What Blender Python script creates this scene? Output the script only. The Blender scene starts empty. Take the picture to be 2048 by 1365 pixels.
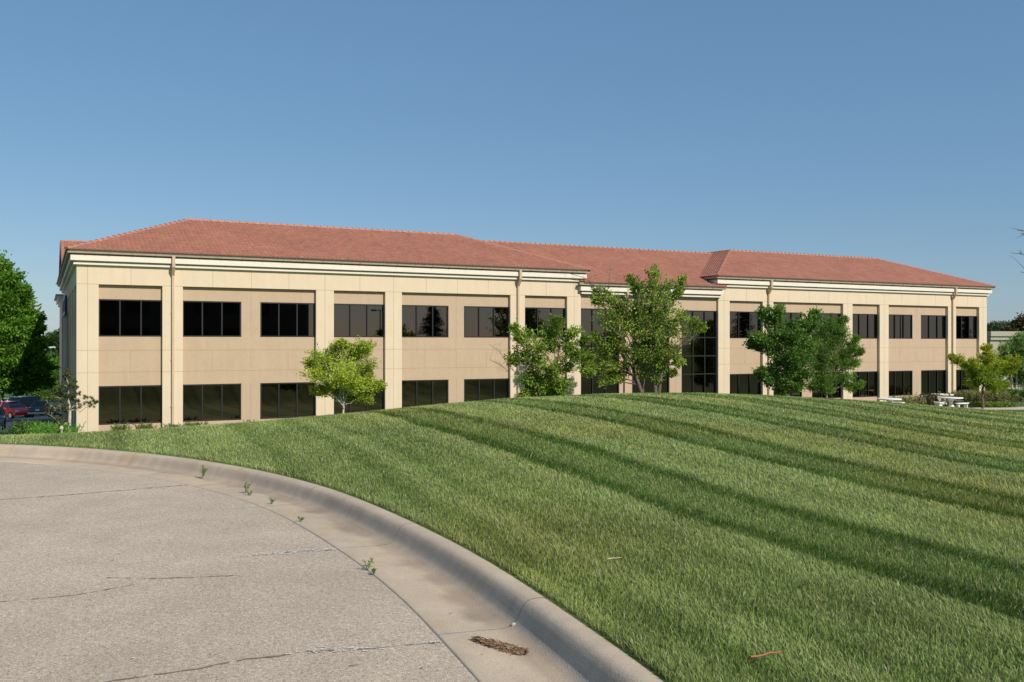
import bpy, math, random
import numpy as np
from mathutils import Vector, Matrix

# ------------------------------------------------------------------ camera, sky, sun
SC = bpy.context.scene
COL = SC.collection
EH = 1.65                                   # eye height above the road
F = 1860.0
cam = bpy.data.cameras.new("camera"); camo = bpy.data.objects.new("camera", cam); COL.objects.link(camo)
cam.sensor_width = 36.0; cam.lens = 36.0 * F / 2048.0
cam.clip_start = 0.1; cam.clip_end = 3000.0
camo.location = (0, 0, EH); camo.rotation_euler = (math.radians(90.108), 0, 0)
SC.camera = camo

SUN_EL = math.radians(36.5)
SUN_AZ_VEC = Vector((0.690, -0.724, 0)).normalized()
sun_dir = Vector((SUN_AZ_VEC.x * math.cos(SUN_EL), SUN_AZ_VEC.y * math.cos(SUN_EL), math.sin(SUN_EL)))
w = bpy.data.worlds.new("World"); SC.world = w; w.use_nodes = True
nt = w.node_tree; nt.nodes.clear()
wo = nt.nodes.new("ShaderNodeOutputWorld"); bg = nt.nodes.new("ShaderNodeBackground"); sky = nt.nodes.new("ShaderNodeTexSky")
sky.sky_type = 'NISHITA'; sky.sun_disc = False
sky.sun_elevation = SUN_EL; sky.sun_rotation = math.atan2(SUN_AZ_VEC.x, SUN_AZ_VEC.y)
sky.air_density = 1.0; sky.dust_density = 0.3; sky.ozone_density = 2.5
bg.inputs[1].default_value = 0.10
# the clear sky is evened out towards a steady mid blue, as on the photographed morning
skm = nt.nodes.new("ShaderNodeMix"); skm.data_type = 'RGBA'; skm.inputs[0].default_value = 0.60; skm.inputs[7].default_value = (0.80, 1.92, 3.35, 1)
nt.links.new(sky.outputs[0], skm.inputs[6]); nt.links.new(skm.outputs[2], bg.inputs[0]); nt.links.new(bg.outputs[0], wo.inputs[0])
sl = bpy.data.lights.new("sun", 'SUN'); sl.energy = 3.7; sl.angle = math.radians(0.5); sl.color = (1.0, 0.93, 0.82)
slo = bpy.data.objects.new("sun", sl); COL.objects.link(slo)
slo.rotation_euler = sun_dir.to_track_quat('Z', 'Y').to_euler()
SC.view_settings.view_transform = 'Standard'; SC.view_settings.look = 'None'
SC.view_settings.exposure = 0.35; SC.view_settings.gamma = 1.0
SC.cycles.max_bounces = 6; SC.cycles.transparent_max_bounces = 8

rng = np.random.default_rng(7)
random.seed(7)

# ------------------------------------------------------------------ helpers
def tag(o, label=None, cat=None, group=None, kind=None):
    if label: o["label"] = label
    if cat: o["category"] = cat
    if group: o["group"] = group
    if kind: o["kind"] = kind
    return o

def empty(name, loc, rz=0.0):
    o = bpy.data.objects.new(name, None); COL.objects.link(o)
    o.location = loc; o.rotation_euler = (0, 0, rz); o.empty_display_size = 0.3
    return o

def copy_tree(o, parent=None):
    c = o.copy(); COL.objects.link(c)
    if parent: c.parent = parent
    for ch in list(o.children): copy_tree(ch, c)
    return c

def np_mesh(name, V, faces, mats, parent=None, mi=None, col=None, smooth=False, loc=None):
    """faces: array (n,k) or list of arrays with different k"""
    V = np.asarray(V, dtype=np.float32).reshape(-1, 3)
    if isinstance(faces, np.ndarray): faces = [faces]
    faces = [np.asarray(f, dtype=np.int32) for f in faces if len(f)]
    me = bpy.data.meshes.new(name)
    me.vertices.add(len(V)); me.vertices.foreach_set("co", V.ravel())
    loops = np.concatenate([f.ravel() for f in faces]); tot = np.concatenate([np.full(len(f), f.shape[1], np.int32) for f in faces])
    st = np.concatenate([[0], np.cumsum(tot)[:-1]]).astype(np.int32)
    me.loops.add(len(loops)); me.loops.foreach_set("vertex_index", loops)
    me.polygons.add(len(tot)); me.polygons.foreach_set("loop_start", st); me.polygons.foreach_set("loop_total", tot)
    if mi is not None: me.polygons.foreach_set("material_index", np.asarray(mi, np.int32))
    me.polygons.foreach_set("use_smooth", np.full(len(tot), smooth))
    me.update(calc_edges=True)
    if col is not None:
        a = me.color_attributes.new("tint", 'FLOAT_COLOR', 'POINT')
        c4 = np.ones((len(V), 4), np.float32); c4[:, :3] = col
        a.data.foreach_set("color", c4.ravel())
    for m in (mats if isinstance(mats, (list, tuple)) else [mats]): me.materials.append(m)
    o = bpy.data.objects.new(name, me); COL.objects.link(o)
    if parent: o.parent = parent
    if loc is not None: o.location = loc
    return o

class MB:
    """collects boxes, tubes and free faces; build() links them as one mesh object"""
    def __init__(s): s.v = []; s.f = []; s.m = []; s.mi = 0
    def add(s, vs, fs, flip=False):
        b = len(s.v); s.v += [tuple(v) for v in vs]
        for f in fs: s.f.append(tuple(b + i for i in (reversed(f) if flip else f))); s.m.append(s.mi)
    def box(s, a, b):
        x0, y0, z0 = a; x1, y1, z1 = b
        s.add([(x0,y0,z0),(x1,y0,z0),(x1,y1,z0),(x0,y1,z0),(x0,y0,z1),(x1,y0,z1),(x1,y1,z1),(x0,y1,z1)],
              [(0,3,2,1),(4,5,6,7),(0,1,5,4),(1,2,6,5),(2,3,7,6),(3,0,4,7)])
    def tube(s, pts, rad, n=6, cap=True):
        pts = [Vector(p) for p in pts]; rings = []
        up = Vector((0, 0, 1))
        for i, p in enumerate(pts):
            t = (pts[min(i+1, len(pts)-1)] - pts[max(i-1, 0)]).normalized()
            a = t.cross(up);
            if a.length < 0.05: a = t.cross(Vector((1, 0, 0)))
            a.normalize(); b = a.cross(t)
            r = rad[i] if isinstance(rad, (list, tuple)) else rad
            rings.append([p + (a * math.cos(2*math.pi*k/n) + b * math.sin(2*math.pi*k/n)) * r for k in range(n)])
        vs = [v for r in rings for v in r]; fs = []
        for i in range(len(pts)-1):
            for k in range(n):
                k2 = (k+1) % n
                fs.append((i*n+k, i*n+k2, (i+1)*n+k2, (i+1)*n+k))
        if cap: fs.append(tuple(range(n-1, -1, -1))); fs.append(tuple((len(pts)-1)*n+k for k in range(n)))
        s.add(vs, fs)
    def prism(s, poly, axis, a, b):
        """poly: 2D list; axis the extruded axis index"""
        n = len(poly)
        def mk(p, t):
            l = list(p); l.insert(axis, t); return tuple(l)
        vs = [mk(p, a) for p in poly] + [mk(p, b) for p in poly]
        fs = [tuple(range(n-1, -1, -1)), tuple(range(n, 2*n))] + [(i, (i+1) % n, n+(i+1) % n, n+i) for i in range(n)]
        s.add(vs, fs)
    def build(s, name, mats, parent=None, smooth=False, bevel=0.0, loc=None, swap=False):
        me = bpy.data.meshes.new(name)
        vs = [(y, x, z) for x, y, z in s.v] if swap else s.v
        me.from_pydata(vs, [], s.f)
        for m in (mats if isinstance(mats, (list, tuple)) else [mats]): me.materials.append(m)
        for p, m in zip(me.polygons, s.m): p.material_index = m; p.use_smooth = smooth
        import bmesh
        bm = bmesh.new(); bm.from_mesh(me); bmesh.ops.recalc_face_normals(bm, faces=bm.faces); bm.to_mesh(me); bm.free()
        me.update()
        o = bpy.data.objects.new(name, me); COL.objects.link(o)
        if bevel:
            md = o.modifiers.new("bevel", 'BEVEL'); md.width = bevel; md.segments = 2; md.limit_method = 'ANGLE'
        if parent: o.parent = parent
        if loc is not None: o.location = loc
        return o

# ------------------------------------------------------------------ materials
def mat(name, rgb, rough=0.8, noise=None, bump=0.0, metallic=0.0, coat=0.0, attr=False, transl=0.0, spec=0.5, noise2=None, bumpscale=None, streak=0.0):
    """noise: (scale, amount) colour mottling in object space"""
    m = bpy.data.materials.new(name); m.use_nodes = True
    nt = m.node_tree; N = nt.nodes; L = nt.links; b = N["Principled BSDF"]
    b.inputs["Roughness"].default_value = rough; b.inputs["Metallic"].default_value = metallic
    b.inputs["Coat Weight"].default_value = coat; b.inputs["Specular IOR Level"].default_value = spec
    b.inputs["Base Color"].default_value = (*rgb, 1)
    colsock = None
    if attr:
        a = N.new("ShaderNodeAttribute"); a.attribute_name = "tint"; colsock = a.outputs["Color"]
    tc = N.new("ShaderNodeTexCoord")
    for nz in (noise, noise2, (1.0, streak) if streak else None):
        if nz:
            t = N.new("ShaderNodeTexNoise"); t.inputs["Scale"].default_value = nz[0]; t.inputs["Detail"].default_value = 6
            t.inputs["Roughness"].default_value = 0.65
            if streak and nz == (1.0, streak):        # rain streaks run down the wall
                mp = N.new("ShaderNodeMapping"); mp.inputs["Scale"].default_value = (3.5, 3.5, 0.22); L.new(tc.outputs["Object"], mp.inputs[0]); L.new(mp.outputs[0], t.inputs["Vector"])
            else: L.new(tc.outputs["Object"], t.inputs["Vector"])
            mr = N.new("ShaderNodeMapRange"); mr.inputs[1].default_value = 0.3; mr.inputs[2].default_value = 0.7
            mr.inputs[3].default_value = 1 - nz[1]; mr.inputs[4].default_value = 1 + nz[1]
            L.new(t.outputs[0], mr.inputs[0])
            mx = N.new("ShaderNodeMix"); mx.data_type = 'RGBA'; mx.blend_type = 'MULTIPLY'; mx.inputs[0].default_value = 1
            if colsock: L.new(colsock, mx.inputs[6])
            else: mx.inputs[6].default_value = (*rgb, 1)
            L.new(mr.outputs[0], mx.inputs[7]); colsock = mx.outputs[2]
    if colsock: L.new(colsock, b.inputs["Base Color"])
    if bump:
        t = N.new("ShaderNodeTexNoise"); t.inputs["Scale"].default_value = bumpscale or (noise[0]*4 if noise else 20); t.inputs["Detail"].default_value = 4
        L.new(tc.outputs["Object"], t.inputs["Vector"])
        bp = N.new("ShaderNodeBump"); bp.inputs["Strength"].default_value = 0.6; bp.inputs["Distance"].default_value = bump
        L.new(t.outputs[0], bp.inputs["Height"]); L.new(bp.outputs[0], b.inputs["Normal"])
    if transl:
        tr = N.new("ShaderNodeBsdfTranslucent"); ms = N.new("ShaderNodeMixShader"); ms.inputs[0].default_value = transl
        if colsock: L.new(colsock, tr.inputs[0])
        else: tr.inputs[0].default_value = (*rgb, 1)
        L.new(b.outputs[0], ms.inputs[1]); L.new(tr.outputs[0], ms.inputs[2])
        L.new(ms.outputs[0], N["Material Output"].inputs[0])
    return m

M = {}
M['cream'] = mat("cream_precast", (0.655, 0.535, 0.380), 0.9, (1.2, 0.035), 0.003, noise2=(14, 0.04), bumpscale=60, streak=0.035)
M['tan'] = mat("tan_precast", (0.480, 0.355, 0.240), 0.9, (1.0, 0.04), 0.003, noise2=(12, 0.045), bumpscale=60, streak=0.035)
M['joint'] = mat("joint_sealant", (0.34, 0.25, 0.16), 0.9)
M['white'] = mat("cornice_white", (0.72, 0.66, 0.55), 0.7, (1.5, 0.04))
M['fascia'] = mat("fascia_brown", (0.30, 0.22, 0.16), 0.7, (3, 0.1))
M['gutter'] = mat("gutter_tan", (0.40, 0.34, 0.25), 0.55, (2.5, 0.12))
M['spout'] = mat("downspout_tan", (0.52, 0.38, 0.26), 0.5, (2.0, 0.06))
M['frame'] = mat("window_frame_dark", (0.022, 0.019, 0.018), 0.5, spec=0.3)
M['glass'] = mat("bronze_glass", (0.125, 0.106, 0.096), 0.015, metallic=1.0)
M['tile'] = mat("clay_tile", (0.385, 0.170, 0.115), 0.8, (0.5, 0.10), attr=True, noise2=(9, 0.12))
M['deck'] = mat("roof_deck", (0.25, 0.24, 0.22), 0.9, (1, 0.1))
M['blue'] = mat("sign_blue", (0.015, 0.035, 0.15), 0.35)
M['bark'] = mat("bark_brown", (0.13, 0.095, 0.07), 0.95, (8, 0.35), 0.01)
M['barkgrey'] = mat("bark_grey", (0.26, 0.22, 0.18), 0.95, (8, 0.35), 0.01)
M['birch'] = mat("bark_pale", (0.50, 0.44, 0.37), 0.9, (7, 0.25), 0.005)
M['leaf'] = mat("leaf", (0.1, 0.2, 0.03), 0.5, attr=True, transl=0.42, spec=0.3)
M['needle'] = mat("needle", (0.06, 0.1, 0.03), 0.6, attr=True, transl=0.15, spec=0.3)
M['blade'] = mat("grass_blade", (0.1, 0.2, 0.03), 0.5, attr=True, transl=0.30, spec=0.25)
M['concrete_white'] = mat("white_concrete", (0.78, 0.75, 0.70), 0.8, (6, 0.06), 0.002)
M['rubber'] = mat("rubber", (0.02, 0.02, 0.02), 0.8)
M['rim'] = mat("rim", (0.6, 0.6, 0.6), 0.3, metallic=0.9)
M['carglass'] = mat("car_glass", (0.02, 0.025, 0.03), 0.06, spec=0.5)
M['lampglass'] = mat("lamp_glass", (0.75, 0.75, 0.72), 0.15)
M['redlamp'] = mat("tail_lamp", (0.45, 0.02, 0.02), 0.2)
M['plate'] = mat("plate", (0.7, 0.7, 0.72), 0.5)
M['metal'] = mat("painted_metal", (0.45, 0.44, 0.42), 0.5, (3, 0.05))
M['darkmetal'] = mat("dark_metal", (0.06, 0.055, 0.05), 0.5)
M['greywall'] = mat("grey_stucco", (0.36, 0.34, 0.26), 0.9, (0.5, 0.05))
M['shadewall'] = mat("dark_brick", (0.10, 0.075, 0.06), 0.9, (2, 0.15))
M['twig'] = mat("dry_twig", (0.20, 0.12, 0.06), 0.9, attr=True)
M['weed'] = mat("weed", (0.14, 0.24, 0.05), 0.6, transl=0.3)
M['stone'] = mat("stone", (0.50, 0.45, 0.36), 0.9, (12, 0.2), 0.004)
M['crack'] = mat("crack_dark", (0.22, 0.18, 0.14), 0.95, (20, 0.3))
M['chip'] = mat("chip_white", (0.72, 0.68, 0.62), 0.7)
M['walk'] = mat("walk_concrete", (0.50, 0.44, 0.36), 0.9, (1.5, 0.06), 0.002)

def mat_asphalt():
    m = bpy.data.materials.new("worn_asphalt"); m.use_nodes = True
    nt = m.node_tree; N = nt.nodes; L = nt.links; b = N["Principled BSDF"]; b.inputs["Roughness"].default_value = 0.88
    b.inputs["Specular IOR Level"].default_value = 0.3
    tc = N.new("ShaderNodeTexCoord")
    v = N.new("ShaderNodeTexVoronoi"); v.inputs["Scale"].default_value = 130; L.new(tc.outputs["Object"], v.inputs["Vector"])
    cr = N.new("ShaderNodeValToRGB"); e = cr.color_ramp.elements
    e[0].position = 0.0; e[0].color = (0.27, 0.205, 0.150, 1); e[1].position = 1.0; e[1].color = (0.70, 0.59, 0.46, 1)
    for p, c in ((0.25, (0.44, 0.35, 0.26)), (0.55, (0.50, 0.405, 0.305)), (0.8, (0.50, 0.405, 0.305))):
        q = e.new(p); q.color = (*c, 1)
    sep = N.new("ShaderNodeSeparateColor"); L.new(v.outputs["Color"], sep.inputs[0]); L.new(sep.outputs[0], cr.inputs[0])
    last = cr.outputs[0]
    for sc, lo, hi in ((0.35, 0.90, 1.10), (2.2, 0.93, 1.07), (28, 0.90, 1.10)):
        t = N.new("ShaderNodeTexNoise"); t.inputs["Scale"].default_value = sc; t.inputs["Detail"].default_value = 5
        L.new(tc.outputs["Object"], t.inputs["Vector"])
        mr = N.new("ShaderNodeMapRange"); mr.inputs[1].default_value = 0.3; mr.inputs[2].default_value = 0.7; mr.inputs[3].default_value = lo; mr.inputs[4].default_value = hi
        L.new(t.outputs[0], mr.inputs[0])
        mx = N.new("ShaderNodeMix"); mx.data_type = 'RGBA'; mx.blend_type = 'MULTIPLY'; mx.inputs[0].default_value = 1
        L.new(last, mx.inputs[6]); L.new(mr.outputs[0], mx.inputs[7]); last = mx.outputs[2]
    L.new(last, b.inputs["Base Color"])
    bp = N.new("ShaderNodeBump"); bp.inputs["Strength"].default_value = 0.7; bp.inputs["Distance"].default_value = 0.004
    L.new(v.outputs["Distance"], bp.inputs["Height"]); bp.invert = True; L.new(bp.outputs[0], b.inputs["Normal"])
    return m
M['asphalt'] = mat_asphalt()

def mat_concrete():
    """curb concrete: mottled, fine grit, brown silt where the flow line runs (attribute), rust and rub marks"""
    m = bpy.data.materials.new("curb_concrete"); m.use_nodes = True
    nt = m.node_tree; N = nt.nodes; L = nt.links; b = N["Principled BSDF"]; b.inputs["Roughness"].default_value = 0.9
    b.inputs["Specular IOR Level"].default_value = 0.3
    tc = N.new("ShaderNodeTexCoord"); a = N.new("ShaderNodeAttribute"); a.attribute_name = "tint"
    last = a.outputs["Color"]
    for sc, lo, hi in ((0.8, 0.90, 1.08), (6, 0.93, 1.07), (110, 0.86, 1.14)):
        t = N.new("ShaderNodeTexNoise"); t.inputs["Scale"].default_value = sc; t.inputs["Detail"].default_value = 6
        L.new(tc.outputs["Object"], t.inputs["Vector"])
        mr = N.new("ShaderNodeMapRange"); mr.inputs[1].default_value = 0.3; mr.inputs[2].default_value = 0.7; mr.inputs[3].default_value = lo; mr.inputs[4].default_value = hi
        L.new(t.outputs[0], mr.inputs[0])
        mx = N.new("ShaderNodeMix"); mx.data_type = 'RGBA'; mx.blend_type = 'MULTIPLY'; mx.inputs[0].default_value = 1
        L.new(last, mx.inputs[6]); L.new(mr.outputs[0], mx.inputs[7]); last = mx.outputs[2]
    # rust blotches
    t = N.new("ShaderNodeTexNoise"); t.inputs["Scale"].default_value = 1.7; t.inputs["Detail"].default_value = 8; t.inputs["Roughness"].default_value = 0.7
    mp = N.new("ShaderNodeMapping"); mp.inputs["Location"].default_value = (3.1, 7.7, 0); L.new(tc.outputs["Object"], mp.inputs[0]); L.new(mp.outputs[0], t.inputs["Vector"])
    mr = N.new("ShaderNodeMapRange"); mr.inputs[1].default_value = 0.56; mr.inputs[2].default_value = 0.72; mr.inputs[3].default_value = 0; mr.inputs[4].default_value = 0.75
    L.new(t.outputs[0], mr.inputs[0])
    mx = N.new("ShaderNodeMix"); mx.data_type = 'RGBA'; L.new(mr.outputs[0], mx.inputs[0]); L.new(last, mx.inputs[6]); mx.inputs[7].default_value = (0.50, 0.33, 0.17, 1)
    L.new(mx.outputs[2], b.inputs["Base Color"])
    t = N.new("ShaderNodeTexNoise"); t.inputs["Scale"].default_value = 90; t.inputs["Detail"].default_value = 4; L.new(tc.outputs["Object"], t.inputs["Vector"])
    bp = N.new("ShaderNodeBump"); bp.inputs["Strength"].default_value = 0.6; bp.inputs["Distance"].default_value = 0.004
    L.new(t.outputs[0], bp.inputs["Height"]); L.new(bp.outputs[0], b.inputs["Normal"])
    return m
M['curb'] = mat_concrete()

def mat_lawn():
    m = bpy.data.materials.new("lawn_turf"); m.use_nodes = True
    nt = m.node_tree; N = nt.nodes; L = nt.links; b = N["Principled BSDF"]; b.inputs["Roughness"].default_value = 0.9
    b.inputs["Specular IOR Level"].default_value = 0.1
    tc = N.new("ShaderNodeTexCoord"); a = N.new("ShaderNodeAttribute"); a.attribute_name = "tint"; last = a.outputs["Color"]
    for sc, lo, hi in ((0.5, 0.9, 1.1), (5, 0.85, 1.15), (45, 0.65, 1.35)):
        t = N.new("ShaderNodeTexNoise"); t.inputs["Scale"].default_value = sc; t.inputs["Detail"].default_value = 5
        L.new(tc.outputs["Object"], t.inputs["Vector"])
        mr = N.new("ShaderNodeMapRange"); mr.inputs[1].default_value = 0.3; mr.inputs[2].default_value = 0.7; mr.inputs[3].default_value = lo; mr.inputs[4].default_value = hi
        L.new(t.outputs[0], mr.inputs[0])
        mx = N.new("ShaderNodeMix"); mx.data_type = 'RGBA'; mx.blend_type = 'MULTIPLY'; mx.inputs[0].default_value = 1
        L.new(last, mx.inputs[6]); L.new(mr.outputs[0], mx.inputs[7]); last = mx.outputs[2]
    L.new(last, b.inputs["Base Color"])
    return m
M['lawn'] = mat_lawn()

# ------------------------------------------------------------------ site frame
TH = math.atan2(1860, 3676)                 # facade direction
D2 = np.array([math.cos(TH), math.sin(TH)]); N2 = np.array([-D2[1], D2[0]])
C2 = np.array([(153 - 1024) / F * 45.6, 45.6])
def at(px, Y):                              # ground position for an image column at a distance
    return (px - 1024) / F * Y

# ------------------------------------------------------------------ terrain
CC = np.array([-9.0, 3.0])                  # middle of the turning circle
_ph = np.array([-180, -150, -120, -90, -60, -30, -12, 6.8, 13, 20.5, 28, 35, 45.8, 52, 60.3, 72.9, 82.4, 100, 130, 160, 180.0])
_rr = np.array([12.5, 13.5, 14.5, 14.5, 13.5, 11.6, 10.4, 9.72, 9.53, 9.45, 9.43, 9.50, 9.76, 9.92, 10.18, 10.60, 10.86, 11.1, 11.4, 11.9, 12.5])
_g = np.linspace(-180, 180, 2881)
_t = np.interp(_g, _ph, _rr); _k = np.exp(-0.5 * (np.arange(-60, 61) / 26.0) ** 2); _k /= _k.sum()
_t = np.convolve(np.concatenate([_t[-61:-1], _t, _t[1:61]]), _k, mode='valid')
def Rc(phi_deg): return np.interp(phi_deg, _g, _t)
_px = np.array([-600, 0, 150, 300, 400, 520, 620, 700, 800, 900, 1000, 1100, 1200, 1300, 1400, 1500, 1600, 1700, 1800, 1900, 2048, 2400, 3000.])
_py = np.array([884, 875, 870, 862, 855, 847, 837, 830, 820, 810, 801, 796, 791, 789, 789, 792, 797, 802, 809, 816, 825, 850, 880.])
_yc = np.array([14.5, 14.8, 15.2, 15.8, 16.3, 17, 18, 19, 20, 21, 22, 23, 24, 25, 25.5, 26, 27, 28, 30, 32, 36, 40, 40.])
_ang = np.arctan((_px - 1024) / F); _rcr = _yc / np.cos(_ang); _zc = EH - (_py - 686) / F * _yc
def sstep(x): x = np.clip(x, 0, 1); return x * x * (3 - 2 * x)
def H(X, Y):
    X = np.asarray(X, float); Y = np.asarray(Y, float)
    th = np.arctan2(X, Y); r = np.hypot(X, Y)
    tc_ = np.clip(th, _ang[0], _ang[-1])
    rc = np.interp(tc_, _ang, _rcr); zc = np.interp(tc_, _ang, _zc)
    phi = np.degrees(np.arctan2(Y - CC[1], X - CC[0])); dcurb = np.hypot(X - CC[0], Y - CC[1]) - Rc(phi)
    m = (zc - EH) / rc
    z0 = 0.155; r0 = 4.0 + np.clip((0.1 - tc_) * 18, 0, 9.8)
    r0 = np.minimum(r0, rc - 1.0)
    t = np.clip((r - r0) / (rc - r0), 0, 1)
    # cubic hermite: slope 0 at the start, slope m at the crest
    h = (2*t**3 - 3*t**2 + 1) * z0 + (-2*t**3 + 3*t**2) * zc + (t**3 - t**2) * m * (rc - r0)
    dr = np.maximum(r - rc, 0)
    base = -3.0 - 2.4 * sstep((-X - 24) / 14) * sstep((Y - 40) / 25) 
    fall = zc + m * dr - 0.016 * dr * dr
    k = 0.35
    low = base + k * np.log1p(np.exp(np.clip((fall - base) / k, -30, 30)))
    out = np.where(r <= rc, h, low)
    # away from the view the land stays level with the road
    side = sstep((np.abs(th) - 0.75) / 0.5)
    out = out * (1 - side) + np.maximum(0.155, 0.155 + 0 * out) * side
    edge = np.clip(dcurb / 1.2, 0, 1); edge = sstep(edge)
    return out * edge + 0.155 * (1 - edge)
def Hs(x, y): return float(H(np.array([x]), np.array([y]))[0])

def wcoord(X, Y): return X * 0.9235 + Y * 0.3836
def vnoise(x, y, s, seed=0):
    """smooth value noise"""
    r_ = np.random.default_rng(seed); T = r_.random((256, 256))
    x = x / s; y = y / s; xi = np.floor(x).astype(int); yi = np.floor(y).astype(int); fx = sstep(x - xi); fy = sstep(y - yi)
    g = lambda a, b: T[a % 256, b % 256]
    return (g(xi, yi) * (1-fx) + g(xi+1, yi) * fx) * (1-fy) + (g(xi, yi+1) * (1-fx) + g(xi+1, yi+1) * fx) * fy
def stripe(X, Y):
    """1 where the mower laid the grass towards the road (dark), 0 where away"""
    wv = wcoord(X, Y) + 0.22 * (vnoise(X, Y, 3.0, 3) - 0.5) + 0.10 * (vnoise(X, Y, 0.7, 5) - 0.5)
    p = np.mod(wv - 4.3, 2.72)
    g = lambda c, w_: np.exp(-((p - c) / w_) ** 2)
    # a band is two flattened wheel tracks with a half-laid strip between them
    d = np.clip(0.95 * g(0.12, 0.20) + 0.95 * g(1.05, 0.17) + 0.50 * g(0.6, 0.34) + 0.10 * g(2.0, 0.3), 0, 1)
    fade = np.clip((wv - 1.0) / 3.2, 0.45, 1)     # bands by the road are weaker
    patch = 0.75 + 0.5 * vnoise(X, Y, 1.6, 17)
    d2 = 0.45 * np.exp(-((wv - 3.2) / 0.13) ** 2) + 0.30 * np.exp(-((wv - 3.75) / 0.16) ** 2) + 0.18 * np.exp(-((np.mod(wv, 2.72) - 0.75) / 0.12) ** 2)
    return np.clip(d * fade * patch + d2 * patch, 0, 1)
GL = np.array([0.272, 0.340, 0.104]); GD = np.array([0.095, 0.175, 0.026])  # mowing bands' lit and shaded look painted into lawn colour, besides the lean
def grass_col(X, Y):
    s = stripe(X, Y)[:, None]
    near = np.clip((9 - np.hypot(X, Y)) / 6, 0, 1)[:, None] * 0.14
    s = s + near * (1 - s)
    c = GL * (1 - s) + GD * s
    n = (vnoise(X, Y, 1.1, 11) - 0.5)[:, None]; n2 = (vnoise(X, Y, 0.35, 12) - 0.5)[:, None]
    c = c * (1 + 0.28 * n + 0.25 * n2)
    y = np.clip((vnoise(X, Y, 2.3, 14) - 0.5) * 2, 0, 1)[:, None]
    c = c * (1 + y * np.array([0.25, 0.02, -0.1]))
    return c

# lawn sheet: rings around the turning circle
nphi = 720
phis = np.linspace(-180, 180, nphi + 1)[:-1]
offs = np.concatenate([[-0.05, 0.0, 0.05], np.arange(0.2, 30, 0.2), np.arange(30, 80, 1.0), np.arange(80, 200, 8), [220, 300, 450, 700, 1200, 2400]])
PH, OF = np.meshgrid(phis, offs, indexing='ij')
RR = Rc(PH) + OF
GX = CC[0] + RR * np.cos(np.radians(PH)); GY = CC[1] + RR * np.sin(np.radians(PH))
GZ = H(GX, GY); GZ = np.where(OF < 0, 0.10, GZ)
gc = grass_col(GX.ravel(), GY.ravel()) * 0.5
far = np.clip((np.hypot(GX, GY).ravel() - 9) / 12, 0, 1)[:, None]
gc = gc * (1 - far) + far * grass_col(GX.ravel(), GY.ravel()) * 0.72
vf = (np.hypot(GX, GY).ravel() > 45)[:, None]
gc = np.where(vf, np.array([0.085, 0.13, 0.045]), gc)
nO = len(offs)
ii, jj = np.meshgrid(np.arange(nphi), np.arange(nO - 1), indexing='ij')
i2 = (ii + 1) % nphi
q = np.stack([ii*nO+jj, ii*nO+jj+1, i2*nO+jj+1, i2*nO+jj], -1).reshape(-1, 4)
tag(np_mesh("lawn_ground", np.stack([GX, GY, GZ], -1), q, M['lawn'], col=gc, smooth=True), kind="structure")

# road disc
def ring_pts(off, phs):
    """points offset inwards from the back of curb along the true normal"""
    r = Rc(phs); x = CC[0] + r*np.cos(np.radians(phs)); y = CC[1] + r*np.sin(np.radians(phs))
    tx = np.gradient(x); ty = np.gradient(y); l = np.hypot(tx, ty); nx, ny = -ty/l, tx/l
    return x + nx*off, y + ny*off
phf = np.linspace(-180, 180, 1441)
rx, ry = ring_pts(0.655, phf)
rx = rx[:-1]; ry = ry[:-1]; n = len(rx)
rv = [(CC[0], CC[1], 0.0)] + [(rx[i], ry[i], 0.0) for i in range(n)]
rf = np.array([(0, 1+i, 1+(i+1) % n) for i in range(n)])
V = list(rv); faces3 = [rf]; mi = [0]*n; Q = []; qm = []
def P0(px, py, e=EH):                       # a spot on the road seen at this pixel
    Y = e * F / (py - 686); return ((px - 1024) / F * Y, Y)
def strip(path, width, m, z, jit=0.3, wob=0.012):
    pts = [np.array(P0(*p)) for p in path]; out = []
    for a, b in zip(pts[:-1], pts[1:]):
        k = max(2, int(np.linalg.norm(b-a) / 0.04))
        for j in range(k): out.append(a + (b-a)*j/k)
    out.append(pts[-1]); out = np.array(out)
    out += np.cumsum(rng.normal(0, wob*0.25, out.shape), 0) * 0.6 + rng.normal(0, wob*0.35, out.shape)
    for i in range(len(out)-1):
        t = out[i+1]-out[i]; t /= np.linalg.norm(t)+1e-9; nn = np.array([-t[1], t[0]])
        w0 = width*(1+jit*rng.normal()) * 0.5; w1 = w0
        b0 = len(V)
        for p, ww in ((out[i], w0), (out[i+1], w1)):
            V.append((*(p-nn*ww), z)); V.append((*(p+nn*ww), z))
        Q.append((b0, b0+1, b0+3, b0+2)); qm.append(m)
strip([(120,1378),(300,1352),(420,1335),(500,1318),(560,1312),(620,1303),(700,1300),(800,1292),(885,1284)], 0.009, 1, 0.004, 0.7)
strip([(0,1000),(140,990),(260,980),(400,968)], 0.018, 1, 0.004, 0.4)
strip([(200,1156),(300,1157),(390,1154),(480,1150)], 0.008, 1, 0.004, 0.6)
strip([(0,1205),(80,1198),(160,1190),(270,1170)], 0.008, 1, 0.004, 0.6)
strip([(0,921),(60,926),(110,930)], 0.02, 1, 0.004, 0.4)
strip([(300,948),(335,946)], 0.02, 1, 0.004, 0.4)
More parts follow.
